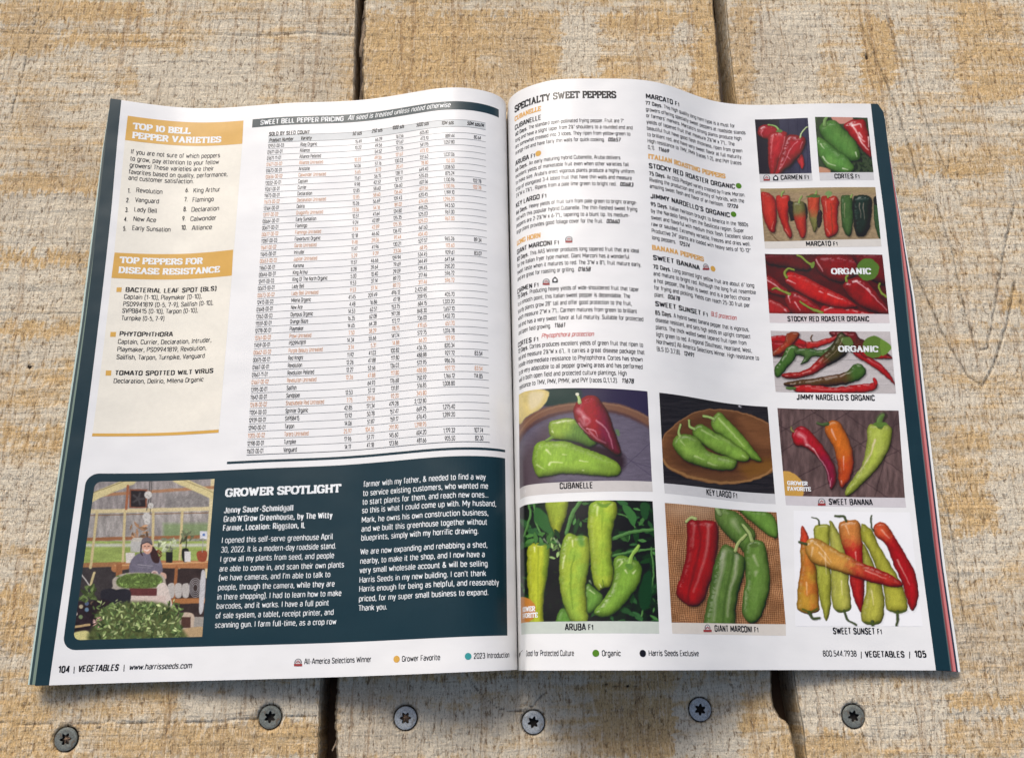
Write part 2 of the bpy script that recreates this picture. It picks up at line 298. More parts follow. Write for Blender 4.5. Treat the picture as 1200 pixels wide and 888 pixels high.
SLAB = {  # strokes on a 10-high grid: (width, [polylines])
 'A': (9, ['0,0 3,0', '1.5,0 4.5,10', '3,10 4.5,10 7.5,0', '6,0 9,0', '2.6,3.4 6.4,3.4']),
 'B': (7.6, ['0,0 5,0 7,1.4 7,4 5,5.3 1.6,5.3', '0,10 4.6,10 6.4,8.8 6.4,6.6 5,5.3', '1.6,0 1.6,10']),
 'C': (7.6, ['7,7 7,9.4', '7,8.6 5,10 2.6,10 .6,8 .6,2 2.6,0 5,0 7.2,1.6']),
 'D': (8, ['0,0 4.8,0 7.2,2.2 7.2,7.8 4.8,10 0,10', '1.6,0 1.6,10']),
 'E': (7.2, ['0,0 6.6,0 6.6,2.4', '0,10 6.3,10 6.3,7.7', '1.6,0 1.6,10', '1.6,5.1 5,5.1', '5,3.9 5,6.3']),
 'F': (7, ['0,0 3.6,0', '0,10 6.3,10 6.3,7.7', '1.6,0 1.6,10', '1.6,5 5,5', '5,3.8 5,6.2']),
 'G': (8.2, ['6.8,7.2 6.8,9.4', '6.8,8.6 5,10 2.6,10 .6,8 .6,2 2.6,0 5.2,0 7,1.4 7,4.4', '4.4,4.4 8,4.4']),
 'H': (9, ['0,0 3.2,0', '0,10 3.2,10', '5.6,0 8.8,0', '5.6,10 8.8,10', '1.6,0 1.6,10', '7.2,0 7.2,10', '1.6,5 7.2,5']),
 'I': (4, ['.2,0 3.6,0', '.2,10 3.6,10', '1.9,0 1.9,10']),
 'L': (6.8, ['0,0 6.4,0 6.4,2.6', '0,10 3.4,10', '1.6,0 1.6,10']),
 'N': (9, ['0,0 3,0', '0,10 2.4,10', '5.8,10 8.8,10', '1.6,0 1.6,10 7.2,0 7.2,10']),
 'O': (8.4, ['2.8,0 5.2,0 7.4,2.2 7.4,7.8 5.2,10 2.8,10 .6,7.8 .6,2.2 2.8,0']),
 'P': (7.4, ['0,0 3.8,0', '1.6,0 1.6,10', '0,10 5,10 6.9,8.6 6.9,5.8 5,4.4 1.6,4.4']),
 'R': (8.2, ['0,0 3.4,0', '1.6,0 1.6,10', '0,10 5,10 6.8,8.8 6.8,6.2 5,5 1.6,5', '4.2,5 6.8,0 8.2,0']),
 'S': (7, ['6.2,7.2 6.2,9.4', '6.2,8.6 4.8,10 2.2,10 .7,8.8 .7,6.8 2,5.6 4.8,4.6 6.4,3.4 6.4,1.4 4.8,0 2,0 .6,1.2', '.6,.6 .6,3']),
 'T': (8, ['.3,7.6 .3,10 7.5,10 7.5,7.6', '3.9,0 3.9,10', '2.2,0 5.6,0']),
 'U': (9, ['0,10 3,10', '5.8,10 8.8,10', '1.5,10 1.5,2 3.2,0 5.6,0 7.3,2 7.3,10']),
 'V': (8.6, ['0,10 3,10', '5.8,10 8.6,10', '1.4,10 4.3,0 7.2,10']),
 'W': (12, ['0,10 3,10', '9,10 11.8,10', '1.4,10 3.7,0 5.9,8.6 8.1,0 10.4,10']),
 'Y': (8.4, ['0,10 2.8,10', '5.6,10 8.3,10', '1.3,10 4.1,5 6.9,10', '4.1,5 4.1,0', '2.6,0 5.7,0']),
 '1': (4.6, ['.4,0 4.2,0', '.5,8.6 2.3,10 2.3,0']), '0': (7.2, ['2.4,0 4.4,0 6.2,2.2 6.2,7.8 4.4,10 2.4,10 .6,7.8 .6,2.2 2.4,0']),
 ' ': (3.6, [])}
class Slab:
    cap = 1.0
    def __init__(s): s.g = {}
    def get(s, ch):
        if ch in s.g: return s.g[ch]
        wd, st = SLAB[ch]; V = []; T = []; k = 1.35
        for pl in st:
            P = np.array([[float(q) for q in a.split(',')] for a in pl.split()]); P[:, 1] = P[:, 1] * .9 + .5
            for i in range(len(P) - 1):
                a, b = P[i], P[i + 1]; d = (b - a) / (np.linalg.norm(b - a) + 1e-9); n = np.array([-d[1], d[0]])
                e0 = .45 if i > 0 else 0.; e1 = .45 if i < len(P) - 2 else 0.
                if len(P) == 2 and abs(d[1]) < .1: kk = .95
                else: kk = k * (1.0 if abs(d[1]) > .5 else .72)
                a2 = a - d * (e0 if i else .0); b2 = b + d * e1
                m = len(V); V += [a2 - n * kk, b2 - n * kk, b2 + n * kk, a2 + n * kk]; T += [(m, m + 1, m + 2), (m, m + 2, m + 3)]
        s.g[ch] = (np.array(V).reshape(-1, 2) / 10, np.array(T, int).reshape(-1, 3), wd / 10 + .06); return s.g[ch]
FONT = {'r': Sans(.64, .54, 2.1), 'b': Sans(1.0, .78, 2.9), 'c': Sans(.62, .52, 2.2), 's': Slab()}

def layout(txt, font, shear=0.):
    txt = txt.replace(' F1', ' \x01\x02'); f = FONT[font]; x = 0; Vs = []; Ts = []; n = 0
    for ch in txt:
        V, T, adv = f.get(ch)
        if len(V):
            W = V.copy(); W[:, 0] += x + W[:, 1] * shear; Vs.append(W); Ts.append(T + n); n += len(V)
        x += adv
    return np.concatenate(Vs) / f.cap, np.concatenate(Ts), x / f.cap

class Print:
    """collects flat print (text, rules, panels) per page sub-part and drapes it on the page"""
    def __init__(s, side): s.side = side; s.items = []; s.hold = False
    def cut(s): s.items.append([]); s.hold = True
    def add(s, V, T):
        if s.hold: s.items[-1].append((V, T))
        else: s.items.append([(V, T)])
    def text(s, t, x0, y0, x1=None, y1=None, h=4.6, font='r', shear=0., cond=.62, right=False):
        """h: cap height in photo pixels there; x0,y0 / x1,y1 baseline ends as measured on the photo"""
        P = inv(s.side, [(x0, y0)] + ([(x1, y1 if y1 is not None else y0)] if x1 is not None else []))
        q = inv(s.side, [(P[0] * 0 + (x0, y0 - 20))])[0]; mpp = abs(P[0][1] - q[1]) / 20
        H = h * mpp * (1.04 if font != 's' else 1); V, T, wd = layout(t, font, shear)
        a0, b = P[0]
        if x1 is not None:
            b = P[:, 1].mean() if y1 is not None else P[0][1]; sx = (P[1][0] - a0) / wd
        else: sx = H * cond
        W = np.stack([a0 + V[:, 0] * sx, b - V[:, 1] * H], 1)
        s.add(W, T); return H, sx
    def text_ab(s, t, a, b, H, sx, font='r', shear=0., right=False):
        V, T, wd = layout(t, font, shear)
        if right: a = a - wd * sx
        s.add(np.stack([a + V[:, 0] * sx, b - V[:, 1] * H], 1), T); return a + wd * sx
    def quad(s, c, step=.0007, ab=False):
        """c: TL, TR, BR, BL photo measurements"""
        A = np.array(c, float) if ab else inv(s.side, c)
        nx = max(2, int(np.linalg.norm(A[1] - A[0]) / step) + 1); ny = max(2, int(np.linalg.norm(A[3] - A[0]) / .004) + 1)
        S_, T_ = np.meshgrid(np.linspace(0, 1, nx), np.linspace(0, 1, ny)); S_ = S_.ravel()[:, None]; T_ = T_.ravel()[:, None]
        V = (A[0] * (1 - S_) + A[1] * S_) * (1 - T_) + (A[3] * (1 - S_) + A[2] * S_) * T_
        F = gridf(ny, nx); s.add(V, np.concatenate([F[:, [0, 1, 2]], F[:, [0, 2, 3]]]))
    def disc(s, x, y, r, n=20, sq=1.):
        c = inv(s.side, [(x, y), (x, y - 10)]); R = abs(c[0][1] - c[1][1]) / 10 * r
        an = np.linspace(0, 2 * math.pi, n, endpoint=False)
        V = np.concatenate([[c[0]], c[0] + np.stack([np.cos(an) * R, np.sin(an) * R], 1)]); i = np.arange(n)
        s.add(V, np.stack([0 * i, 1 + i, 1 + (i + 1) % n], 1))
    def poly(s, pts):
        P = inv(s.side, pts); n = len(P); s.add(P, np.array([(0, i, i + 1) for i in range(1, n - 1)]))
    def build(s, name, mat, parent, lift=.00005, label=None, kind=None):
        for it in s.items:
            if not it: continue
            o = np.cumsum([0] + [len(v) for v, t in it]); V = np.concatenate([v for v, t in it]); T = np.concatenate([t + k for (v, t), k in zip(it, o)])
            W = surf(s.side, V[:, 0], V[:, 1], lift)
            n = np.cross(W[T[:, 1]] - W[T[:, 0]], W[T[:, 2]] - W[T[:, 0]])[:, 2]; T[n < 0] = T[n < 0][:, ::-1]      # face upwards
            link(name, mesh_np(name, W, T), parent, kind, label, [mat])

#@@PART2
# ------------------------------------------------------------------ wooden deck (setting)
ANG = math.radians(5.35); EX = np.array([math.cos(ANG), math.sin(ANG)]); EY = np.array([-math.sin(ANG), math.cos(ANG)])
SCREWS = [(76, 866), (316, 840), (475, 841), (625, 846), (821, 831), (1001, 839)]

def to_xy(px):        # plank coordinates of photo measurements on the deck plane
    W = ray(np.atleast_2d(np.asarray(px, float)), 0.)[:, :2]; return np.stack([W @ EX, W @ EY], 1)
SC = to_xy(SCREWS)
CRACKS = [([(33, 429), (33.6, 430)], 1.6, 1.2), ([(114.5, 853), (115, 853.5)], 1.3, 1.0), ([(1016, 66), (1016.4, 69)], 1.2, .9), ([(735, 803), (736, 804)], 1.2, .9), ([(1047, 815), (1060, 880)], .5, .25), ([(47, -8), (44, 10), (38, 35), (31, 62), (25, 90), (15, 120), (10, 145)], .5, .55), ([(222, -5), (218, 30), (212, 70)], .4, .25),
          ([(547, 790), (556, 803), (568, 818), (585, 830), (600, 834), (612, 833), (627, 826), (638, 812)], 1.0, .5),
          ([(705, 800), (720, 803), (752, 803)], .6, .5), ([(1135, 742), (1143, 757), (1150, 772), (1160, 790), (1172, 815), (1185, 840)], 1.1, .42),
          ([(1001, 850), (1006, 870), (1012, 892)], .5, .5), ([(1000, 800), (1001, 830)], .4, .3),
          ([(1050, 240), (1062, 300), (1086, 345), (1110, 400), (1135, 440), (1152, 452), (1165, 430), (1180, 380), (1190, 330)], 1.3, .5),
          ([(1100, 240), (1118, 300), (1130, 360), (1146, 410), (1158, 408), (1168, 350), (1178, 290), (1190, 240)], 1.2, .46),
          ([(1062, 480), (1085, 540), (1110, 590), (1120, 640), (1126, 700), (1135, 742)], 1.2, .5), ([(1010, 30), (1028, 70), (1045, 110), (1062, 160), (1080, 220)], 1.3, .45),
          ([(1040, 20), (1060, 80), (1085, 140), (1110, 200), (1130, 240)], 1.2, .42), ([(1180, 30), (1150, 60), (1120, 80), (1112, 110)], 1.1, .2),
          ([(250, 39), (300, 42), (360, 38), (415, 42)], 1.3, .35), ([(0, 38), (60, 40), (140, 38), (250, 39)], 1.0, .25), ([(0, 847), (60, 850), (130, 846), (200, 848), (310, 842), (372, 838)], .8, .5),
          ([(200, 770), (203, 800), (196, 850), (200, 890)], .5, .35), ([(650, 20), (658, 60), (655, 100)], .6, .3), ([(962, 0), (968, 60), (975, 118)], .5, .3)]
# (x0,y0,x1,y1, warm) areas of fresh tan (+) or weathered grey (-) wood as they lie on the boards
ZONES = [(0, 0, 172, 24, .5), (30, 41, 172, 52, .6), (0, 30, 60, 62, .5), (120, 84, 175, 104, .3), (0, 204, 116, 226, .7), (0, 296, 100, 306, .8), (0, 380, 92, 394, .55), (0, 428, 88, 446, .4), (0, 500, 75, 520, .5),
         (0, 555, 66, 640, -.3), (0, 690, 34, 770, .7), (0, 795, 200, 888, .35), (200, 845, 375, 888, .55), (0, 226, 110, 292, -.45), (0, 310, 95, 378, -.35), (160, 60, 300, 130, -.5), (180, 120, 420, 125, -.2), (210, 800, 372, 840, -.35),
         (428, 14, 840, 30, .3), (430, 30, 560, 112, .6), (660, 14, 702, 86, -.7), (790, 28, 826, 52, -.6), (785, 65, 812, 95, -.5), (560, 30, 650, 100, .15), (810, 0, 842, 118, .45), (428, 0, 840, 14, -.25),
         (396, 795, 560, 888, -.55), (450, 815, 560, 830, .35), (560, 790, 690, 888, -.35), (702, 828, 790, 888, .8), (790, 790, 870, 888, -.35), (870, 850, 932, 888, .25),
         (858, 0, 885, 120, .55), (885, 14, 960, 130, -.6), (960, 0, 1005, 60, .1), (1010, 25, 1048, 104, .85), (1040, 125, 1070, 172, -1.1), (1120, 0, 1200, 120, .35), (1050, 172, 1200, 204, .35), (1052, 203, 1110, 214, -.8), (1180, 200, 1200, 222, -.6),
         (1060, 284, 1100, 294, -.7), (1120, 362, 1145, 378, -.9), (1150, 360, 1170, 378, -.8), (1176, 342, 1200, 364, .8), (1165, 364, 1200, 380, -.5), (1110, 500, 1160, 600, .45), (1175, 560, 1200, 620, -.6),
         (1110, 632, 1190, 645, -.7), (1125, 580, 1170, 625, .5), (1130, 668, 1165, 680, -.4), (1165, 700, 1200, 730, -.5), (940, 800, 1110, 832, -.5), (940, 833, 985, 850, -.9), (985, 830, 1110, 862, -.4), (940, 858, 1010, 888, .5), (1115, 815, 1200, 830, .6), (1110, 830, 1200, 842, -.5), (1110, 845, 1200, 888, .4), (1140, 780, 1200, 800, .3)]

_g = np.random.default_rng(4)
for _ in range(90):      # small drying checks along the grain
    x, y = _g.uniform(0, 1200), _g.uniform(-10, 900); n_ = _g.integers(3, 7); st = [(x, y)]
    for _k in range(n_): st.append((st[-1][0] + _g.normal(.25 * (st[-1][0] - 600) / 600, .8), st[-1][1] + _g.uniform(4, 12)))
    CRACKS.append((st, _g.uniform(.3, .6), _g.uniform(.15, .42)))
def wood_material():
    t = NT('rough_sawn_wood'); tc = t.n('TexCoord'); uv = tc.outputs['UV']
    at = t.n('VertexColor', layer_name='Col'); sp = t.n('SeparateColor'); t.l(at.outputs[0], sp.inputs[0])
    warmA, crack, tint = sp.outputs[0], sp.outputs[1], sp.outputs[2]
    warp = t.n('TexNoise', i_Scale=38.); t.l(uv, warp.inputs['Vector'])
    vm = t.n('VectorMath', operation='MULTIPLY_ADD'); t.l(warp.outputs['Color'], vm.inputs[0]); vm.inputs[1].default_value = (.004, .004, 0); t.l(uv, vm.inputs[2]); wv = vm.outputs[0]
    fib = t.noise(wv, 1, 5, .66, scale=(560, 210, 1)); fine = t.noise(uv, 1, 4, .7, scale=(1900, 850, 1), loc=(3, 1, 0))
    tuft = t.noise(wv, 1, 4, .6, scale=(330, 260, 1), loc=(9, 4, 0))
    saw = t.noise(wv, 1, 4, .6, scale=(16, 260, 1), loc=(1, 7, 0)); saw2 = t.noise(wv, 1, 3, .6, scale=(60, 800, 1), loc=(5, 2, 0))
    pat = t.noise(wv, 1, 6, .66, scale=(30, 52, 1), loc=(4.3, 2.1, 0)); ring = t.noise(wv, 1, 3, .6, scale=(260, 7, 1), loc=(7, 3, 0), dist=.4)
    blot = t.noise(wv, 1, 4, .6, scale=(18, 13, 1), loc=(2, 8, 0))
    # fresh / weathered
    m = t.math('ADD', t.math('SUBTRACT', warmA, .5), t.math('MULTIPLY', t.math('SUBTRACT', pat, .5), 1.7))
    m = t.math('ADD', m, t.math('MULTIPLY', t.math('SUBTRACT', saw, .5), 1.1))
    m = t.math('ADD', m, t.math('MULTIPLY', t.math('SUBTRACT', fib, .5), 1.0))
    warm = t.ramp(m, -.22, .40)
    c = t.mix(warm, tuple(lin((212, 202, 182))), tuple(lin((202, 171, 123))))
    c = t.mix(t.math('MULTIPLY', t.ramp(blot, .48, .68), .45), c, tuple(lin((168, 152, 130))))
    c = t.mix(t.math('MULTIPLY', t.ramp(ring, .57, .66), .4), c, tuple(lin((140, 106, 70))))
    c = t.mix(t.math('MULTIPLY', t.ramp(saw2, .56, .74), .35), c, tuple(lin((150, 128, 102))))
    c = t.mix(t.math('MULTIPLY', t.ramp(tuft, .52, .72), .42), c, tuple(lin((228, 216, 196))))
    strk = t.noise(wv, 1, 4, .65, scale=(1150, 75, 1), loc=(11, 6, 0))
    c = t.mix(t.math('MULTIPLY', t.ramp(strk, .52, .64), .42), c, tuple(lin((136, 108, 76)))); c = t.mix(t.math('MULTIPLY', t.ramp(strk, .46, .36), .4), c, tuple(lin((224, 212, 190))))
    c = t.mix(t.math('MULTIPLY', t.ramp(fib, .54, .66), .7), c, tuple(lin((92, 70, 48))))
    c = t.mix(t.math('MULTIPLY', t.ramp(fine, .54, .66), .6), c, tuple(lin((90, 68, 46))))
    c = t.mix(t.math('MULTIPLY', t.ramp(fine, .47, .32), .5), c, tuple(lin((232, 220, 198))))
    grit = t.noise(uv, 1, 3, .75, scale=(820, 620, 1), loc=(6, 5, 0))
    c = t.mix(t.math('MULTIPLY', t.ramp(grit, .56, .66), t.math('MULTIPLY', t.ramp(blot, .60, .40), .7)), c, tuple(lin((112, 80, 50))))
    vo = t.n('TexVoronoi', i_Scale=1.); mp = t.n('Mapping'); mp.inputs['Scale'].default_value = (210, 150, 1); t.l(uv, mp.inputs[0]); t.l(mp.outputs[0], vo.inputs['Vector']); vo.inputs['Randomness'].default_value = 1
    spk = t.math('MULTIPLY', t.ramp(vo.outputs['Distance'], .13, .05), t.ramp(t.noise(uv, 60, 2), .5, .62))
    c = t.mix(t.math('MULTIPLY', spk, .7), c, (.035, .022, .014))
    tt = t.mix(1., c, t.n('CombineColor').outputs[0], 'MULTIPLY')
    hs = t.n('HueSaturation'); t.l(c, hs.inputs['Color']); hs.inputs['Saturation'].default_value = 1.0
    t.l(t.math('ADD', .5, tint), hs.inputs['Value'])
    ck = t.math('MULTIPLY', crack, t.ramp(t.math('ADD', fine, fib), .6, 1.1)); c = t.mix(t.ramp(t.math('ADD', t.math('MULTIPLY', crack, .6), ck), .15, 1.1), hs.outputs[0], (.022, .014, .010))
    t.l(c, t.b.inputs['Base Color']); t.b.inputs['Roughness'].default_value = .92; t.b.inputs['Specular IOR Level'].default_value = .18
    h = t.math('MULTIPLY', fib, -.0011)
    for x, k in ((fine, -.0003), (tuft, .0010), (saw, .0008), (strk, -.0005), (saw2, -.0003), (ring, -.0004), (crack, -.0008)):
        h = t.math('ADD', h, t.math('MULTIPLY', x, k))
    bu = t.n('Bump', i_Strength=1., i_Distance=1.); t.l(h, bu.inputs['Height']); t.l(bu.outputs[0], t.b.inputs['Normal'])
    return t.m
M_WOOD = wood_material()

def seg_dist(P, L):
    d = np.full(len(P), 1e9)
    for a, b in zip(L[:-1], L[1:]):
        ab = b - a; t = np.clip(((P - a) @ ab) / (ab @ ab), 0, 1); d = np.minimum(d, np.hypot(*(P - a - t[:, None] * ab).T))
    return d

def plank(left, right, tint, seed, label, parent):
    yf = np.arange(-.062, .392, .00085); ys = np.concatenate([np.arange(-.22, -.062, .006), yf, np.arange(.392, .62, .006)])
    def edge(e, jag):
        if isinstance(e, tuple): x0 = np.interp(ys, *edge_tab[e[0]]); return x0 + e[1] + .0006 * (fbm(ys * 120, 0 * ys + 3, seed + 5) - .5)
        P = to_xy(e); P = P[np.argsort(P[:, 1])]; sl = 0
        x = np.interp(ys, P[:, 1], P[:, 0])
        j = (fbm(ys * 700, 0 * ys, seed, 3) - .5) * .0016 * jag + (fbm(ys * 160, 0 * ys, seed + 3, 3) - .5) * .0016 * jag
        return x + j
    xl = edge(left, .15 if tint == 3 else 1.); xr = edge(right, .5)
    n = int(.205 / .00085) if True else 0
    sx = np.linspace(0, 1, n); prof = [(0, -.020), (0, -.008), (0, -.0022), (0.0003, -.0006)]
    cols = []; zz = []
    for o, z in prof: cols.append(xl + o + (.0002 * (fbm(ys * 300, 0 * ys + z * 900, seed + 9) - .5) if z < -.001 else 0)); zz.append(z + 0 * ys)
    w_ = xr - xl
    for s_ in sx: cols.append(xl + .0009 + (w_ - .0018) * s_); zz.append(0 * ys)
    for o, z in prof[::-1]: cols.append(xr - o + (.0002 * (fbm(ys * 300, 0 * ys + z * 900, seed + 19) - .5) if z < -.001 else 0)); zz.append(z + 0 * ys)
    X = np.stack(cols, 1); Z = np.stack(zz, 1); Y = np.repeat(ys[:, None], X.shape[1], 1)
    X, Y, Z = X.ravel(), Y.ravel(), Z.ravel(); top = Z > -.0005
    ed = np.minimum(X - np.repeat(xl, len(cols)), np.repeat(xr, len(cols)) - X)
    Z = Z + top * ((fbm(X * 420, Y * 130, seed, 3) - .5) * .00045 + (fbm(X * 14, Y * 260, seed + 2, 3) - .5) * .0006 + (fbm(X * 16, Y * 12, seed + 4, 2) - .5) * .0012 - .0006 - .0006 * np.clip(1 - ed / .0025, 0, 1) ** 2)
    W = X[:, None] * EX[None] + Y[:, None] * EY[None]; px = to_px(np.column_stack([W, 0 * X]))
    ck = np.zeros(len(X))
    jig = np.stack([(fbm(px[:, 0] / 6, px[:, 1] / 6, 31) - .5) * 5, (fbm(px[:, 0] / 6, px[:, 1] / 6, 32) - .5) * 5], 1)
    for L, wd, st in CRACKS:
        d = seg_dist(px + jig * .6, np.array(L, float)); ck = np.maximum(ck, st * np.clip(1.25 - d / (1.6 * wd), 0, 1))
    wm = np.zeros(len(X)); jx = px[:, 0] + (fbm(X * 250, Y * 900, 5) - .5) * 26; jy = px[:, 1] + (fbm(X * 900, Y * 160, 6) - .5) * 30
    for x0, y0, x1, y1, a in ZONES:
        m = sm(x0 - 3, x0 + 3, jx) * sm(x1 + 3, x1 - 3, jx) * sm(y0 - 3, y0 + 3, jy) * sm(y1 + 3, y1 - 3, jy); wm += a * m * .78
    Zs = 0
    for q in SC:      # wood crushed round the screw heads
        d = np.hypot(X - q[0], Y - q[1]); Z = Z - top * (.0009 * np.clip((.0058 - d) / .0012, 0, 1) + .004 * np.clip((.0044 - d) / .0008, 0, 1)); ck = np.maximum(ck, .75 * np.clip((.0056 - d) / .0009, 0, 1) * (d > .0025))
    Z = Z - top * ck * .0005
    kT = {1: (.50, .50), 2: (.56, .50), 3: (.50, .53)}[tint]
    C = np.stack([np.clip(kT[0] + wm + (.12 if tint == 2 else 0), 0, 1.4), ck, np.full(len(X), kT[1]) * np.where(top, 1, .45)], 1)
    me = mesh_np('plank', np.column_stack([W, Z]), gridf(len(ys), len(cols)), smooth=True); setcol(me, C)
    uvl = me.uv_layers.new(name='UVMap'); li = np.zeros(len(me.loops), np.int32); me.loops.foreach_get('vertex_index', li)
    # walls carry on the grain round the edge
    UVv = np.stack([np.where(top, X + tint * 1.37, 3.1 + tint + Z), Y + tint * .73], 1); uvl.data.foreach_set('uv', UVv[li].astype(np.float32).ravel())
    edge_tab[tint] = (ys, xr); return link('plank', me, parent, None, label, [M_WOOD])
edge_tab = {}
deck = bpy.data.objects.new('wooden_deck', None); COL.objects.link(deck); deck['kind'] = 'structure'
E1 = [(420, -60), (418, 0), (416, 60), (415.2, 113), (402, 400), (378, 790), (376.5, 820), (373.5, 888), (369, 1000)]
P1 = to_xy(E1); edge_tab['a'] = (np.sort(P1[:, 1]), P1[np.argsort(P1[:, 1]), 0])
E3 = [(843, -60), (850, 0), (854, 50), (862, 120), (895, 450), (929, 785), (934, 820), (940, 850), (944, 888), (956, 1000)]
P3 = to_xy(E3); edge_tab['b'] = (np.sort(P3[:, 1]), P3[np.argsort(P3[:, 1]), 0])
planks = [plank(('a', -.2), E1, 1, 11, 'greyish left plank with tan saw bands', deck),
          plank([(429, -60), (427, 0), (426, 40), (424.5, 60), (425, 90), (424, 115), (410, 400), (394, 790), (393.5, 830), (392, 870), (391.5, 888), (387, 1000)],
                [(830, -60), (836, 0), (839, 30), (843, 80), (845, 116), (875, 450), (905, 785), (905, 800), (906, 812), (908, 826), (913, 836), (916, 841), (922, 843), (926, 850), (929, 862), (931, 872), (934, 888), (937, 905), (950, 1000)],
                2, 23, 'tan middle plank with a chipped corner by the right gap', deck),
          plank(E3, ('b', .2), 3, 37, 'pale right plank with curved grain lines', deck)]

# torn fibres standing out of the edge of the middle plank
def fibres(pts_list, parent):
    V = []; F = []
    for pts, wd in pts_list:
        P = np.column_stack([to_xy([(p[0], p[1]) for p in pts]), [p[2] for p in pts]]); n = len(P); m = len(V)
        for i, p in enumerate(P):
            r_ = wd * (.35 + .65 * math.sin(math.pi * min(1, (i + .4) / n))); c = p[0] * EX + p[1] * EY
            for k in range(4):
                a = math.pi / 2 * k + .4; V.append((c[0] + math.cos(a) * r_, c[1] + .2 * math.sin(a) * r_, p[2] + math.sin(a) * r_ * .6))
        for i in range(n - 1):
            for k in range(4): F.append((m + i * 4 + k, m + i * 4 + (k + 1) % 4, m + i * 4 + 4 + (k + 1) % 4, m + i * 4 + 4 + k))
        F.append((m, m + 1, m + 2, m + 3)); F.append((m + n * 4 - 1, m + n * 4 - 2, m + n * 4 - 3, m + n * 4 - 4))
    me = mesh_np('splinter', np.array(V), np.array(F)); link('splinter', me, parent, 'stuff', None, [simple('splinter_wood', (150, 132, 112), .9, grain=900)])
fibres([([(430, 8, -.002), (427, 18, -.003), (424, 26, -.004), (422, 34, -.006)], .0005), ([(429, 18, -.001), (427, 30, -.002), (424, 42, -.003), (421.5, 54, -.004), (421, 60, -.005)], .0011),
        ([(428, 24, -.003), (426.5, 36, -.004), (424.5, 50, -.004), (422, 58, -.005)], .0009), ([(430, 2, -.001), (427, 8, -.002), (424, 16, -.004)], .0005), ([(425, 94, -.002), (423, 102, -.003), (421, 108, -.005), (419, 113, -.006)], .0006),
        ([(425, 100, -.004), (422, 108, -.006), (420, 116, -.007)], .0004), ([(394, 866, -.001), (392, 872, -.002), (389.5, 877, -.002), (388.5, 880, -.002)], .00035), ([(395, 815, -.001), (394, 822, -.002), (392.5, 827, -.003)], .0005),
        ([(394, 845, -.001), (392, 851, -.002)], .0003)], planks[1])

# screws
def screw_mat(name, base, rust, k):
    t = NT(name); tc = t.n('TexCoord'); nz = t.noise(tc.outputs['Object'], 420, 5, .7); n2 = t.noise(tc.outputs['Object'], 1500, 3, .7)
    c = t.mix(t.ramp(n2, .3, .7), tuple(lin(base) * .7), tuple(np.minimum(lin(base) * 1.3, 1))); c = t.mix(t.math('MULTIPLY', t.ramp(nz, .5, .68), k), c, tuple(lin(rust)))
    t.l(c, t.b.inputs['Base Color']); t.b.inputs['Metallic'].default_value = .45; t.l(t.math('ADD', .45, t.math('MULTIPLY', nz, .4)), t.b.inputs['Roughness'])
    bu = t.n('Bump', i_Strength=.5, i_Distance=.0004); t.l(t.math('ADD', nz, n2), bu.inputs['Height']); t.l(bu.outputs[0], t.b.inputs['Normal']); return t.m
M_STEEL = [screw_mat('zinc_screw', (172, 177, 180), (120, 102, 82), .5), screw_mat('dark_weathered_screw', (112, 117, 113), (98, 78, 58), .75)]
M_HOLE = simple('screw_recess_dark', (22, 18, 16), .9, grain=2500); M_DIRT = simple('wood_dust_in_recess', (128, 106, 88), .95, grain=2500)  # near-black colour for recess walls and floors, paler one for dust-filled floors
def screw(q, dark, rot, dirt, R, label, parent):
    N = 48; an = np.arange(N) / N * 2 * math.pi
    star = .0019 * (1 + .26 * np.cos(6 * (an - rot)))
    rings = [(R * .97 + 0 * an, -.0011), (R + 0 * an, -.0002), (R * .95 + 0 * an, .0001), (R * .78 + 0 * an, .00022), (star * 1.12, .00018), (star, .00002), (star * .93, -.0016)]
    V = []; F = []; mi = []
    for i, (r_, z) in enumerate(rings):
        for k in range(N): V.append((r_[k] * math.cos(an[k]), r_[k] * math.sin(an[k]), z))
    for i in range(len(rings) - 1):
        for k in range(N): F.append((i * N + k, i * N + (k + 1) % N, (i + 1) * N + (k + 1) % N, (i + 1) * N + k)); mi.append(1 if i >= 5 else 0)
    c = len(V); V.append((0, 0, -.0016 if not dirt else -.0003)); T = [((len(rings) - 1) * N + k, (len(rings) - 1) * N + (k + 1) % N, c) for k in range(N)]
    me = mesh_np('screw', np.array(V), [np.array(F), np.array(T)], smooth=False)
    me.materials.append(M_STEEL[dark]); me.materials.append(M_HOLE); me.materials.append(M_DIRT)
    me.polygons.foreach_set('material_index', np.array(mi + [2 if dirt else 1] * N, np.int32))
    o = link('screw', me, parent, None, label); p = q[0] * EX + q[1] * EY; o.location = (p[0], p[1], -.0007); o.rotation_euler = (math.radians(1.2), math.radians(-.8), 0)
for i, (pi_, dk, rot, dirt, lab) in enumerate([(0, 1, .2, 1, 'dark screw with wood dust in its star recess'), (0, 1, .6, 0, 'dark screw half hidden by torn wood fibres'), (1, 0, .1, 1, 'bright zinc screw with a filled recess'),
                                         (1, 0, .35, 0, 'bright zinc screw with a clean star recess'), (1, 0, .5, 0, 'worn grey screw with a rough rim'), (2, 1, .3, 0, 'dark screw with a crack running down from it')]):
    screw(SC[i], dk, rot, dirt, .0046, lab, planks[pi_])

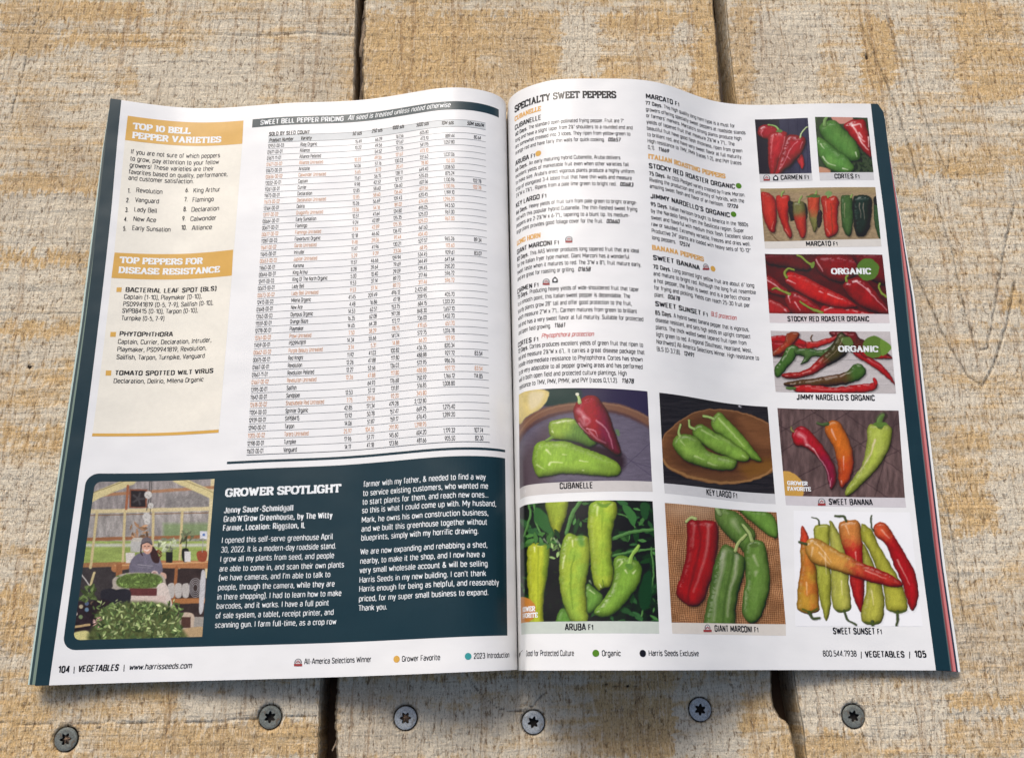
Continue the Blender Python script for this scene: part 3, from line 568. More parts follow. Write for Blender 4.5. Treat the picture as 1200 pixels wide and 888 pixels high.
# cross beam the planks are screwed to, and the ground far below the gaps
def box(name, c, hs, mat, parent=None, kind=None, ang=ANG):
    cx, cy, cz = c; V = []
    for sx_ in (-1, 1):
        for sy_ in (-1, 1):
            for sz_ in (-1, 1):
                p = (cx + sx_ * hs[0]) * EX + (cy + sy_ * hs[1]) * EY; V.append((p[0], p[1], cz + sz_ * hs[2]))
    F = np.array([(0, 1, 3, 2), (4, 6, 7, 5), (0, 4, 5, 1), (2, 3, 7, 6), (0, 2, 6, 4), (1, 5, 7, 3)])
    return link(name, mesh_np(name, np.array(V), F), parent, kind, None, [mat])
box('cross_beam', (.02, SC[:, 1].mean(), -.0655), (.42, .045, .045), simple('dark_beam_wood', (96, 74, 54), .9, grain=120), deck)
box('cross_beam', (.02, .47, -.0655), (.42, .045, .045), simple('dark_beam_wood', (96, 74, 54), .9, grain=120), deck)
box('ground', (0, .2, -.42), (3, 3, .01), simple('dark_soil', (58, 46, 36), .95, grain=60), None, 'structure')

# ------------------------------------------------------------------ the catalogue
cat = bpy.data.objects.new('open_catalogue', None); COL.objects.link(cat); cat.location = (0, .13, 0)
cat['label'] = 'open seed catalogue showing sweet pepper pages, lying on rough wooden planks'; cat['category'] = 'catalogue'
cat_children = []
ROOT = cat
def page(side, label):
    ua = np.unique(np.concatenate([np.linspace(.006 if side == 'L' else .007, .3, 110), np.linspace(.3, 1, 90)])); nv = 70
    U, Vv = np.meshgrid(ua, np.linspace(0, 1, nv)); a = (1 - U if side == 'L' else U).ravel() * PW; b = Vv.ravel() * PH
    W = surf(side, a, b, 0); W2 = surf(side, a, b, -.00012)
    F = gridf(nv, len(ua)); F = F if side == 'R' else F[:, ::-1]; F = F[:, ::-1]; N = len(W)
    m = len(ua); rim = np.concatenate([np.arange(m), np.arange(1, nv) * m + m - 1, (nv - 1) * m + np.arange(m - 2, -1, -1), np.arange(nv - 2, 0, -1) * m])
    r2_ = np.roll(rim, -1); side_f = np.stack([rim, r2_, r2_ + N, rim + N], 1)
    K = len(rim); side_f = np.stack([np.arange(K), np.roll(np.arange(K), -1), np.roll(np.arange(K), -1) + K, np.arange(K) + K], 1) + 2 * N
    me = mesh_np('page', np.concatenate([W, W2, W[rim], W2[rim]]), np.concatenate([F, F[:, ::-1] + N, side_f]), smooth=False)
    sm_ = np.zeros(len(me.polygons), bool); sm_[:2 * len(F)] = True; me.polygons.foreach_set('use_smooth', sm_)
    return link('page', me, ROOT, None, label, [M_PAPER])
pgL = page('L', 'left page 104 with price table and spotlight panel'); pgR = page('R', 'right page 105 with pepper photographs')

# leaves showing past the outer edge of each open page
def leaf(side, outer, z0, mat, name='leaf', thick=.0001, label=None, zk=0.):
    """outer: measured outer edge (top to bottom)"""
    O_ = np.array(outer, float); nv = 50; v = np.linspace(0, 1, nv)
    t = (O_[:, 1] - O_[0, 1]) / (O_[-1, 1] - O_[0, 1]); ox = np.interp(v, t, O_[:, 0]); oy = np.interp(v, t, O_[:, 1])
    X1, zt = page_px(side, 1 + 0 * v, v); zo = np.maximum(zt + ZOFF - z0, .0007)
    Wo = ray(np.stack([ox, oy], 1), zo)
    rows = []
    for k, u in enumerate(np.linspace(.04, .97, 26)):
        a = (1 - u if side == 'L' else u) * PW + 0 * v; Wi = surf(side, a, v * PH, 0); Wi[:, 2] = np.maximum(Wi[:, 2] - z0 * (.3 + .7 * u), .0007); rows.append(Wi)
    rows.append(Wo); W = np.stack(rows, 1).reshape(-1, 3); m = len(rows); N = len(W)
    F = gridf(nv, m)
    if side == 'R': F = F[:, ::-1]
    rim = np.concatenate([np.arange(m), np.arange(1, nv) * m + m - 1, (nv - 1) * m + np.arange(m - 2, -1, -1), np.arange(nv - 2, 0, -1) * m]); r2_ = np.roll(rim, -1)
    W2 = W.copy(); W2[:, 2] -= thick
    me = mesh_np(name, np.concatenate([W, W2]), np.concatenate([F, F[:, ::-1] + N, np.stack([rim, r2_, r2_ + N, rim + N], 1)]))
    return link(name, me, ROOT, None, label, mat if isinstance(mat, list) else [mat])
M_GREENL = simple('leaf_dark_green_edge', (38, 62, 66), .42); M_PALEEDGE = simple('leaf_pale_green_edge', (112, 132, 120), .6); M_COVER = simple('pale_cover', (182, 204, 198), .5)
M_PINK = simple('leaf_pink_edge', (196, 118, 118), .5); M_PINK2 = simple('leaf_dark_red_edge', (142, 66, 68), .5); M_NAVYL = simple('leaf_navy_edge', (32, 36, 56), .5); M_WHITE = simple('white_cover', (226, 228, 228), .45); M_GREYG = simple('leaf_grey_green_edge', (76, 92, 94), .5)
def off(E_, d0, d1): return [(x + d0 + (d1 - d0) * i / (len(E_) - 1), y) for i, (x, y) in enumerate(E_)]
EL = [(130.5, 116), (123.6, 178), (119.5, 240), (99.5, 380), (79, 520), (55, 680), (38.5, 801.5)]
leaf('L', [(130, 117), (122.4, 178), (117.2, 240), (98.6, 380), (78.2, 520), (54.2, 680), (37.6, 801.8)], .0004, M_PALEEDGE)
leaf('L', [(129.8, 117.5), (121.4, 178), (115.2, 240), (97.2, 380), (76.4, 520), (52.6, 680), (35.6, 802)], .0008, M_GREENL)
leaf('L', [(129.5, 118), (120.4, 178), (113.4, 240), (96.0, 380), (75.2, 520), (51.4, 680), (34.4, 802)], .0012, M_GREENL)
leaf('L', [(129.3, 119), (119.6, 178), (112.0, 240), (94.0, 380), (73.4, 520), (49.4, 680), (32.6, 802)], .0018, M_COVER, 'cover', .0003, 'pale back of the cover showing at the left edge')
ER = [(1034, 128), (1044.2, 200), (1050, 250), (1061.5, 350), (1076.5, 490), (1096, 660), (1114, 785.5)]
leaf('R', [(1034.5, 132), (1044.6, 200), (1051, 250), (1062.6, 350), (1077.4, 490), (1097.4, 660), (1115.4, 786)], .0004, M_GREYG)
leaf('R', [(1034.6, 134), (1045, 200), (1052, 250), (1064.4, 350), (1079.8, 490), (1099.8, 660), (1117.4, 786.5)], .0008, M_PINK2)
leaf('R', [(1034.8, 136), (1045.3, 200), (1053, 250), (1067.4, 350), (1082.6, 490), (1102.4, 660), (1120.6, 786.5)], .0011, M_PINK)
leaf('R', [(1035, 138), (1045.5, 200), (1053.8, 250), (1069.8, 350), (1084.6, 490), (1104.4, 660), (1122.8, 787)], .0014, M_NAVYL)
leaf('R', [(1035, 140), (1045.8, 200), (1054.6, 250), (1072, 350), (1087.2, 490), (1107.2, 660), (1125.6, 787)], .0019, M_WHITE, 'cover', .0003, 'white cover edge showing at the right')

# body of the book block under the pages: stacked paper edges
def block(side):
    nv, us = 40, np.linspace(.0, .985, 80); U, Vv = np.meshgrid(us, np.linspace(.004, .996, nv)); a = (1 - U if side == 'L' else U).ravel() * PW; b = Vv.ravel() * PH
    T = surf(side, a, b, 0); T[:, 2] -= .0003 + .0016 * U.ravel() + .0045 * np.clip(1 - U.ravel() / .03, 0, 1); T[:, 2] = np.maximum(T[:, 2], .0009); m = len(us)
    B = T.copy(); B[:, 2] = .0006; N = len(T)
    F = gridf(nv, m)
    rim = np.concatenate([np.arange(m), np.arange(1, nv) * m + m - 1, (nv - 1) * m + np.arange(m - 2, -1, -1), np.arange(nv - 2, 0, -1) * m]); r2_ = np.roll(rim, -1)
    me = mesh_np('page_block', np.concatenate([T, B]), np.concatenate([F, F[:, ::-1] + N, np.stack([rim, r2_, r2_ + N, rim + N], 1)]))
    return link('page_block', me, ROOT, None, None, [M_BLOCK])
tb = NT('paper_edges'); tcb = tb.n('TexCoord'); nz = tb.noise(tcb.outputs['Object'], 1, 3, .6, scale=(20, 20, 4200)); cb = tb.mix(tb.ramp(nz, .35, .65), (.30, .30, .29), (.68, .68, .66)); tb.l(cb, tb.b.inputs['Base Color']); tb.b.inputs['Roughness'].default_value = .7; M_BLOCK = tb.m
block('L'); block('R')
#@@PART3
# ------------------------------------------------------------------ flat print: left page
class Group:
    """one page sub-part per ink"""
    def __init__(s, side, parent): s.side, s.parent = side, parent
    def new(s): return Print(s.side)
def bandprint(side, inner, label):
    A = inv(side, inner); nv = 60; b = np.linspace(0, PH, nv); o = np.argsort(A[:, 1]); x = np.interp(b, A[o, 1], A[o, 0]); m = 8
    edge = 0. if side == 'L' else PW
    S_ = np.linspace(0, 1, m); a = x[:, None] * (1 - S_) + edge * S_; F = gridf(nv, m)
    W = surf(side, a.ravel(), np.repeat(b, m), .00004); F = F if side == 'L' else F[:, ::-1]
    me = mesh_np('colour_band', W, F, True)
    n = np.cross(W[F[0, 1]] - W[F[0, 0]], W[F[0, 2]] - W[F[0, 0]])[2]
    if n < 0: me.flip_normals()
    link('colour_band', me, pgL if side == 'L' else pgR, None, label, [I_DARK])
bandprint('L', [(142.4, 116), (137, 170), (131, 240), (115.3, 380), (97.7, 520), (75, 680), (57.4, 802)], 'dark green band along the outer edge')
bandprint('R', [(1020.4, 122), (1028, 190), (1036, 250), (1047, 350), (1061, 490), (1080.3, 660), (1096.8, 785)], 'dark green band along the outer edge')

p = Print('L'); p.quad([(146.5, 164), (283.9, 168.7), (256.6, 503), (108.4, 508)]); p.build('sidebar_panel', I_BEIGE, pgL, .00003)
p = Print('L'); p.quad([(149.7, 135.8), (285.3, 141.5), (283.9, 168.7), (146.5, 164.3)]); p.quad([(134.3, 296), (273.2, 292.7), (271.6, 323), (130.5, 325.7)]); p.quad([(108.3, 507.6), (256.4, 503.2), (256.0, 506.8), (107.7, 511)])
for x0, y0, x1, y1 in ((136.5, 336.8, 142.4, 342.2), (129.2, 388.9, 135.7, 394.6), (123.8, 434, 130.3, 440)): p.quad([(x0 + .3, y0), (x1 + .3, y0), (x1 - .2, y1), (x0 - .2, y1)])
p.build('gold_panel', I_GOLD, pgL, .00006)
p = Print('L')
for t, x0, y0, x1, y1 in (('TOP 10 BELL', 155.9, 152.2, 223.2, 156), ('PEPPER VARIETIES', 154.7, 162.5, 259.1, 166), ('TOP PEPPERS FOR', 140.5, 309.3, 237.8, 307.4), ('DISEASE RESISTANCE', 138.6, 320.4, 257.6, 318)):
    p.text(t, x0, y0, x1, y1, h=7.0, font='s')
p.build('panel_heading', I_WHITE, pgL, .00009)
p = Print('L')
PARA_CUTS = {0, 5, 10, 15, 19, 22}
for ii, (t, x0, y0, x1, y1) in enumerate((('If you are not sure of which peppers', 153, 180.6, 257.9, 184), ('to grow, pay attention to your fellow', 152.2, 188.7, 256.6, 191.7), ('growers! These varieties are their', 151.4, 196.8, 250.7, 199), ('favorites based on quality, performance,', 150.4, 204.5, 266.8, 205.5), ('and customer satisfaction.', 150, 212.2, 227.2, 213.6),
        ('Revolution', 159.1, 226, 190.5, 226.8), ('Vanguard', 158, 237.2, 186.4, 238), ('Lady Bell', 157, 248.4, 184, 249), ('New Ace', 155.8, 259.4, 183, 260), ('Early Sunsation', 154.6, 270.4, 200, 270.8),
        ('King Arthur', 226.4, 225.4, 258, 225), ('Flamingo', 225.4, 236.4, 250.5, 236.2), ('Declaration', 224, 247.8, 256.8, 247), ('Calwonder', 222.8, 258.8, 253.5, 258), ('Alliance', 224.6, 269.4, 248.4, 269),
        ('Captain (1-10), Playmaker (0-10),', 144.9, 350.6, 236.5, 349), ('PS09941819 (0-5, 7-9), Sailfish (0-10),', 144, 358.6, 250, 357), ('SVPB8415 (0-10), Tarpon (0-10),', 142.7, 367, 231.9, 365.4), ('Turnpike (0-5, 7-9)', 141.9, 375.7, 192.7, 375),
        ('Captain, Currier, Declaration, Intruder,', 137.8, 402.4, 247.8, 400.8), ('Playmaker, PS09941819, Revolution,', 137, 411.6, 241.9, 409.8), ('Sailfish, Tarpon, Turnpike, Vanguard', 136, 420.8, 240, 419), ('Declaration, Delirio, Milena Organic', 132.7, 448.4, 238.6, 447))):
    if ii in PARA_CUTS: p.cut()
    p.text(t, x0, y0, x1, y1, h=5.1)
p.build('paragraph', I_GREYTX, pgL, .00008)
p = Print('L')
for i, (x0, y0, x1) in enumerate([(149.2, 226, 153), (147.6, 237.2, 151.8), (146.3, 248.4, 150.6), (145.1, 259.4, 149.6), (143.9, 270.4, 148.2), (217, 225.4, 221.4), (215.8, 236.4, 220), (214.6, 247.8, 219), (213.2, 258.8, 217.6), (212, 269.4, 219)]):
    p.text('%d.' % (i + 1), x0, y0, x1, h=5, font='b')
for t, x0, y0, x1, y1 in (('BACTERIAL LEAF SPOT (BLS)', 146.5, 342.2, 254, 340), ('PHYTOPHTHORA', 139.5, 394.4, 202.7, 393.2), ('TOMATO SPOTTED WILT VIRUS', 134.3, 438.9, 250, 437)): p.text(t, x0, y0, x1, y1, h=5.1, font='b')
p.build('subheading', I_BLACK, pgL, .00008)

# price table
ROWS = '''12953-00-03|Abay Organic|15.49|66.09|161.56|605.80||
01671-00-01|Alliance|10.22|49.56|121.67|473.10|889.44|80.64
01671-11-01|Alliance Pelleted||54.52|131.76|541.95|1,057.80|
01671-00-02|Alliance Untreated|10.22|49.56|121.67|473.10||
01673-00-01|Aristotle|14.06|57.16|130.03|551.63|1,037.06|
00656-00-02|Calwonder Untreated|5.65|8.72|20.41|78.80|152.00|
13032-00-01|Captain|11.61|56.15|138.11|649.40|1,008.50|
11261-00-01|Currier|9.98|42.52|127.17|535.65|875.24|
11673-00-01|Declaration|12.85|58.60|136.60|601.56|1,130.96|102.78
11673-00-02|Declaration Untreated|12.85|58.60|136.60|601.56|1,130.96|102.78
13164-00-01|Delirio|15.26|56.69|139.43|620.45|1,199.10|
13117-00-02|Dragonfly Untreated|13.06|54.16|181.02|674.65|1,296.20|
00664-00-01|Early Sunsation|10.51|41.64|124.80|495.05|943.50|
00677-00-01|Flamingo|9.24|42.89|125.35|525.03|967.00|
00677-00-02|Flamingo Untreated|9.24|42.89|125.35|525.03|967.00|
11287-00-03|Flavorburst Organic|12.18|46.60|136.92|661.60||
11641-00-02|Gordo Untreated|9.48|29.06|97.44|404.40||
11645-00-01|Intruder|11.47|41.96|130.21|527.57|965.26|89.34
00653-00-02|Jupiter Untreated|5.29|9.29|23.06|68.95|172.60|
11663-00-01|Karisma|11.57|46.66|129.94|534.45|929.61|83.07
00646-00-01|King Arthur|8.28|39.64|79.69|344.49|647.64|
12411-00-03|King Of The North Organic|5.00|10.40|29.09|129.45|250.20|
00673-00-01|Lady Bell|9.53|37.14|89.73|317.46|596.72|
00673-00-02|Lady Bell Untreated|9.53|37.14|89.73|317.46|596.72|
12413-00-03|Milena Organic|41.45|209.49|496.12|2,422.60||
01648-00-01|New Ace|4.48|16.86|47.18|209.95|405.70|
13163-00-03|Olympus Organic|14.53|62.51|153.75|684.15|1,322.20|
11559-00-01|Orange Blaze|16.35|62.08|197.28|848.30|1,657.10|
12778-00-01|Playmaker|14.65|64.38|173.17|736.00|1,402.70|
13261-00-02|Prowi Untreated|7.50|38.29|98.75|419.65|651.70|
11459-00-01|PS09941819|14.34|55.66|141.74|572.75|1,076.78|
00662-00-02|Purple Beauty Untreated|3.74|5.31|14.88|66.20|127.90|
00675-00-01|Red Knight|11.92|41.03|100.82|436.35|820.34|
01667-00-01|Revolution|12.26|47.88|117.80|488.88|927.72|83.54
01667-11-01|Revolution Pelleted|12.27|52.66|136.03|572.95|986.26|
01667-00-02|Revolution Untreated|12.26|47.88|117.80|488.88|927.72|83.54
13195-00-01|Sailfish||64.93|176.68|750.92|1,166.12|114.85
11642-00-01|Sandpiper|12.53|57.12|131.81|516.85|1,008.80|
12618-00-02|Snackabelle Red Untreated|7.75|29.56|92.20|345.80||
11204-00-03|Sprinter Organic|42.85|171.34|479.28|2,132.80||
12939-00-01|SVPB8415|13.92|50.78|157.47|669.25|1,275.40|
12940-00-01|Tarpon|14.06|51.87|159.17|676.45|1,289.20|
11205-00-02|Torero Untreated|25.97|104.35|291.90|1,298.95||
12198-00-01|Turnpike|17.96|57.77|145.60|604.20|1,179.32|107.74
11672-00-01|Vanguard|14.17|47.18|123.86|481.66|905.50|82.30'''.split('\n')
tops = inv('L', [(314, 168), (352, 166), (424, 165.5), (448, 161), (472.9, 158), (502.3, 153), (532.8, 148.5), (563.8, 147)]); bots = inv('L', [(288.6, 534), (331.9, 531), (411.6, 520), (438.3, 520), (466.6, 520), (499.6, 518), (533.5, 518), (566.5, 518)])
L0 = inv('L', [(314.5, 160), (569, 144.4)]); L1 = inv('L', [(314, 168), (569, 152.2)]); LE = inv('L', [(289, 534.3), (574, 517.7), (534, 516.9)])
bh0 = L0[:, 1].mean(); bh1 = L1[:, 1].mean(); bE = LE[:, 1].mean(); NR = len(ROWS); rh = (bE - bh1) / NR
xL = lambda b: np.interp(b, [bh0, bE], [L0[0, 0], LE[0, 0]]); xR = lambda b: np.interp(b, [bh0, bE], [L0[1, 0], LE[1, 0]])
p = Print('L'); p.quad([(xL(bh0), bh0), (xR(bh0), bh0), (xR(bh1), bh1), (xL(bh1), bh1)], ab=True); p.build('table_header', I_GREYL, pgL, .00003)
p = Print('L')
for k in range(-1, NR + 1):
    b = bh0 if k < 0 else bh1 + k * rh; tk = .00009 if k < NR else .00016; p.quad([(xL(b), b - tk), (xR(b), b - tk), (xR(b), b + tk), (xL(b), b + tk)], ab=True)
p.build('table_rule', I_LINE, pgL, .00006, None)
blk, org = Print('L'), Print('L'); H = rh * .56; SX = H * .66
for i, row in enumerate(ROWS):
    c = row.split('|'); P_ = org if c[0].endswith('-02') else blk; b = bh1 + (i + 1) * rh - rh * .20; f = (i + .5) / NR
    X = [tops[k, 0] * (1 - f) + bots[k, 0] * f for k in range(8)]
    P_.cut(); P_.text_ab(c[0], X[0], b, H, SX * .96); P_.text_ab(c[1], X[1], b, H, SX)
    for k in range(2, 8):
        if c[k]: P_.text_ab(c[k], X[k], b, H, SX, right=True)
blk.build('price_row', I_GREYTX, pgL, .00008); org.build('price_row', I_ORANGE, pgL, .00008, 'untreated seed price row in orange print')
p = Print('L')
for t, x0, y0, x1, y1, f, sh in (('SOLD BY SEED COUNT', 315, 159.4, 363, 157, 'b', 0), ('Product Number', 315, 166.6, 343.7, 165, 'b', .25), ('Variety', 352, 164.3, 365, 163.6, 'b', .25), ('50 sds', 412.7, 159, 423.8, 158, 'b', .25), ('250 sds', 435.4, 155.7, 448, 154.6, 'b', .25), ('1000 sds', 459.2, 151.8, 473.4, 150.6, 'b', .25), ('5000 sds', 487.6, 148.2, 502.3, 147.3, 'b', .25), ('10M sds', 516.8, 146.3, 531.5, 146.2, 'b', .25), ('50M sds/M', 547, 147, 566.9, 149, 'b', .25)):
    p.text(t, x0, y0, x1, y1, h=4.0, font=f, shear=sh)
p.build('table_column_heading', I_BLACK, pgL, .00008)
hb = inv('L', [(295.7, 140.5), (584.5, 128.6), (532.8, 118.5)])[:, 1].mean(); hb3 = inv('L', [(295.7, 150), (584.5, 137.9)])[:, 1].mean(); ax = inv('L', [(295.7, 145), (584.5, 133)])[:, 0]
p = Print('L'); p.quad([(ax[0], hb), (ax[1], hb), (ax[1], hb3), (ax[0], hb3)], ab=True)
ln = inv('L', [(270, 541.2), (545, 523.2), (591.8, 527)])[:, 1].mean(); lx = inv('L', [(266, 541.5), (592, 527)])[:, 0]; p.quad([(lx[0], ln), (lx[1], ln), (lx[1], ln + .0011), (lx[0], ln + .0011)], ab=True)
bt = inv('L', [(270, 550.7), (545, 534), (591.8, 536), (113, 555.2)])[:, 1].mean(); bb = inv('L', [(594.5, 743.6), (90, 762), (240, 757)])[:, 1].mean()
xa = inv('L', [(99.5, 570), (75, 745)])[:, 0]; xb = inv('L', [(592, 540), (594.5, 740)])[:, 0]; rc = .0052
def rounded(x0t, x0b, x1t, x1b, t, b, rc, n=8, right=False):
    nv = 60; vs = np.unique(np.concatenate([np.linspace(t, b, nv), t + rc * (1 - np.cos(np.linspace(0, math.pi / 2, n))), b - rc * (1 - np.cos(np.linspace(0, math.pi / 2, n)))]))
    d = np.minimum(vs - t, b - vs); ins = np.where(d < rc, rc - np.sqrt(np.maximum(rc ** 2 - (rc - d) ** 2, 0)), 0)
    f = (vs - t) / (b - t); xl_ = x0t * (1 - f) + x0b * f + ins; xr_ = x1t * (1 - f) + x1b * f; m = 110; S_ = np.linspace(0, 1, m)
    A = xl_[:, None] * (1 - S_) + xr_[:, None] * S_; F = gridf(len(vs), m); return np.column_stack([A.ravel(), np.repeat(vs, m)]), F
V, F = rounded(xa[0], xa[1], xb[0], xb[1], bt, bb, rc); p.add(V, np.concatenate([F[:, [0, 1, 2]], F[:, [0, 2, 3]]]))
p.build('dark_panel', I_DARK, pgL, .00004)
p = Print('L'); p.text('SWEET BELL PEPPER PRICING', 304.7, 147.2, 402.9, 141.4, h=5.2, font='b'); p.text('All seed is treated unless noted otherwise', 407.5, 141, 527.7, 125.6, h=5.2, shear=.22)
p.build('table_title', I_WHITE, pgL, .00009)
p = Print('L'); p.text('GROWER SPOTLIGHT', 264.3, 582, 399.6, 575.9, h=9, font='s'); p.build('heading', I_WHITE, pgL, .00009)
p = Print('L')
for t, x0, y0, x1, y1 in (('Jenny Sauer-Schmidgall', 262.2, 600.6, 344, 598.2), ("Grab'N'Grow Greenhouse, by The Witty", 261.6, 611.5, 389.6, 606.3), ('Farmer, Location: Riggston, IL', 261, 622, 358, 618)): p.text(t, x0, y0, x1, y1, h=6.4, font='b')
p.build('subheading', I_WHITE, pgL, .00009)
p = Print('L')
TX = ['I opened this self-serve greenhouse April', '30, 2022. It is a modern-day roadside stand.', 'I grow all my plants from seed, and people', 'are able to come in, and scan their own plants', "(we have cameras, and I'm able to talk to", 'people, through the camera, while they are', 'in there shopping). I had to learn how to make', 'barcodes, and it works. I have a full point', 'of sale system, a tablet, receipt printer, and', 'scanning gun. I farm full-time, as a crop row']
XR = [390.2, 394.1, 391.7, 403.3, 387.2, 392.3, 400.2, 385.6, 391.1, 394.1]
for i, t in enumerate(TX):
    x0 = 259.5 - i * .88; y0 = 636 + i * 11.02; (p.cut() if i == 0 else None); p.text(t, x0, y0, XR[i], y0 - 4.6 + i * .05, h=6.3, font='c')
TX = ['farmer with my father, & needed to find a way', 'to service existing customers, who wanted me', 'to start plants for them, and reach new ones…', 'so this is what I could come up with. My husband,', 'Mark, he owns his own construction business,', 'and we built this greenhouse together without', 'blueprints, simply with my horrific drawing.', 'We are now expanding and rehabbing a shed,', 'nearby, to make it the shop, and I now have a', 'very small wholesale account & will be selling', "Harris Seeds in my new building. I can't thank", 'Harris enough for being as helpful, and reasonably', 'priced, for my super small business to expand.', 'Thank you.']
XL_ = [52, 50, 48, 46, 45, 44, 43, 40, 39, 37, 36, 35, 34, 33]; YB = [94, 129, 163, 197, 232, 267, 301, 355, 391, 427, 464, 500, 537, 576]; XR = [524, 534, 535, 565, 535, 530, 497, 531, 521, 532, 526, 575, 535, 144]
for t, a, b, c in zip(TX, XL_, YB, XR): (p.cut() if t[:6] in ('farmer', 'We are') else None); p.text(t, 410 + a / 3.29, 540 + b / 3.29, 410 + c / 3.29, 540 + (b - 17 * (c - a) / 500) / 3.29, h=6.3, font='c')
p.build('paragraph', I_WHITE, pgL, .00009, None)
p = Print('L'); p.cut()
p.text('104', 67.4, 788, 81.7, 787.4, h=7.4, font='b'); p.text('VEGETABLES', 90.8, 786.9, 138.6, 785, h=7, font='b', shear=.15)
for x, y in ((86.3, 787.5), (144.8, 785.3)): p.quad([(x + .3, y - 7), (x + 1.2, y - 7), (x + .7, y + 1), (x - .2, y + 1)])
p.build('page_number', I_BLACK, pgL, .00008)
p = Print('L'); p.text('www.harrisseeds.com', 150.8, 784.6, 224.7, 782.4, h=6.4, shear=.15)
for t, x0, y0, x1, y1 in (('All-America Selections Winner', 356.4, 777.5, 435.2, 775.4), ('Grower Favorite', 470.8, 774.6, 516, 773), ('2023 Introduction', 555, 771.3, 597, 770)): p.text(t, x0, y0, x1, y1, h=6.2)
p.build('footer_text', I_GREYTX, pgL, .00008)
p = Print('L'); p.disc(464.7, 771.9, 4.1); p.build('legend_dot', I_GOLD, pgL, .00008, 'gold legend dot')
p = Print('L'); p.disc(548.6, 768.6, 4.1); p.build('legend_dot', I_TEAL, pgL, .00008, 'teal legend dot')
def badge(side, pts, parent):
    a, b_, c = Print(side), Print(side), Print(side)
    for x, y, r in pts:
        for q in (a, b_, c): q.cut()
        a.disc(x, y, r, 22); b_.disc(x, y - r * .1, r * .72, 18); c.quad([(x - r * 1.05, y + r * .35), (x + r * 1.05, y + r * .35), (x + r * 1.05, y + r * .95), (x - r * 1.05, y + r * .95)], step=.001)
        a2 = [(x + r * .6 * math.sin(k * 2.513), y - r * .15 - r * .6 * math.cos(k * 2.513)) for k in range(5)]
        c.poly([(x, y - r * .72), (x + r * .14, y - r * .2), (x + r * .0, y + .0), (x - r * .14, y - r * .2)])
        for k in (-1, 1): c.poly([(x + k * r * .14, y - r * .3), (x + k * r * .62, y - r * .18), (x + k * r * .2, y + r * .25)])
    a.build('badge_ring', I_LINE, parent, .00007); b_.build('badge_field', I_GREYP, parent, .00009); c.build('badge_emblem', ink('badge_red_ink', (150, 66, 66)), parent, .00011)
badge('L', [(349.3, 775.8, 4.6)], pgL)

# ------------------------------------------------------------------ flat print: right page
A5 = lambda x: 590 + x / 4.672
B5 = lambda y: 90 + y / 4.672
p = Print('R'); p.text('SPECIALTY SWEET PEPPERS', 603.3, 133.5, 722.3, 114, h=7.6, font='s'); p.build('heading', I_BLACK, pgR, .00008)
p = Print('R')
for t, x0, y0, x1, y1, h in (('CUBANELLE', 603.3, 143.2, 633.9, 129.2, 5.2), ('LONG HORN', 605.8, 289.5, 633.9, 276.9, 5.2), ('ITALIAN ROASTING PEPPERS', 759.7, 188.1, 850.2, 207, 5.2), ('BANANA PEPPERS', 764.3, 295.2, 824.9, 303.8, 5.2)): p.text(t, x0, y0, x1, y1, h=h, font='s')
p.build('subheading', I_GOLDT, pgR, .00008)
p = Print('R')
for t, x0, y0, x1, y1 in (('CUBANELLE', 603.3, 154.4, 634.5, 138.8), ('ARUBA F1', 604, 196, 626.8, 183.5), ('KEY LARGO F1', 604.6, 246, 640.3, 230), ('GIANT MARCONI F1', 605.8, 301, 655, 284.3), ('CARMEN F1', 606.2, 346.5, 631, 334.5), ('CORTES F1', 607, 409.3, 630.8, 398),
        ('MARCATO F1', 756.7, 116.7, 796, 124), ('STOCKY RED ROASTER ORGANIC', 760.3, 198.8, 861.5, 219.6), ("JIMMY NARDELLO'S ORGANIC", 762.2, 234.3, 855.5, 252.8), ('SWEET BANANA', 765.2, 306.7, 820.2, 314.6), ('SWEET SUNSET F1', 767.7, 360.7, 829.4, 369)): p.text(t, x0, y0, x1, y1, h=5.3, font='b')
p.build('subheading', I_BLACK, pgR, .00008)
txt, bld = Print('R'), Print('R')
def para(lines, lx0, ly0, lx1, ly1, days, code=None):
    """lines: (text, right end x, y); left margin from (lx0,ly0) to (lx1,ly1)"""
    txt.cut(); bld.cut(); n = len(lines); Rr = inv('R', [(q[1], q[2]) for q in lines]); Ll = inv('R', [(lx0, ly0), (lx1, ly1)])
    bs = np.polyval(np.polyfit(np.arange(n), Rr[:, 1], 1 if n > 2 else max(0, n - 1)), np.arange(n)) if n > 1 else Rr[:, 1]
    # blend right-end rows with left-end rows for a straight, even spacing
    if n > 1: l2 = np.linspace(Ll[0, 1], Ll[1, 1], n); bs = .5 * bs + .5 * l2
    sxs = []
    for i, (t, x, y) in enumerate(lines):
        a0 = np.interp(i, [0, max(1, n - 1)], [Ll[0, 0], Ll[1, 0]]); a1 = Rr[i, 0]; Hh = .00207
        f0 = 'r'; segs = []
        if i == 0: segs.append((days + ' ', 'b', 0)); 
        segs.append((t, 'r', 0))
        if code and i == n - 1: bld.cut()
        if code and i == n - 1: segs.append(('  ' + code, 'b', .2))
        tot = sum(layout(s_, f_, sh_)[2] for s_, f_, sh_ in segs); sx = (a1 - a0) / tot; a = a0
        for s_, f_, sh_ in segs: a = (bld if f_ == 'b' else txt).text_ab(s_, a, bs[i], Hh, sx, f_, sh_)
para([('The standard open-pollinated frying pepper. Fruit are 7"', 731.3, 141.4), ('long and have a slight taper from 2½" shoulders to a rounded end and', 741.5, 150.4), ('are somewhat creased into 3 lobes. They ripen from yellow-green to', 738.8, 158.5), ('orange-red and have fairly thin walls for quick cooking.', 727, 164.6)], 603.9, 162.3, 604, 183, '60 Days.', '00657')
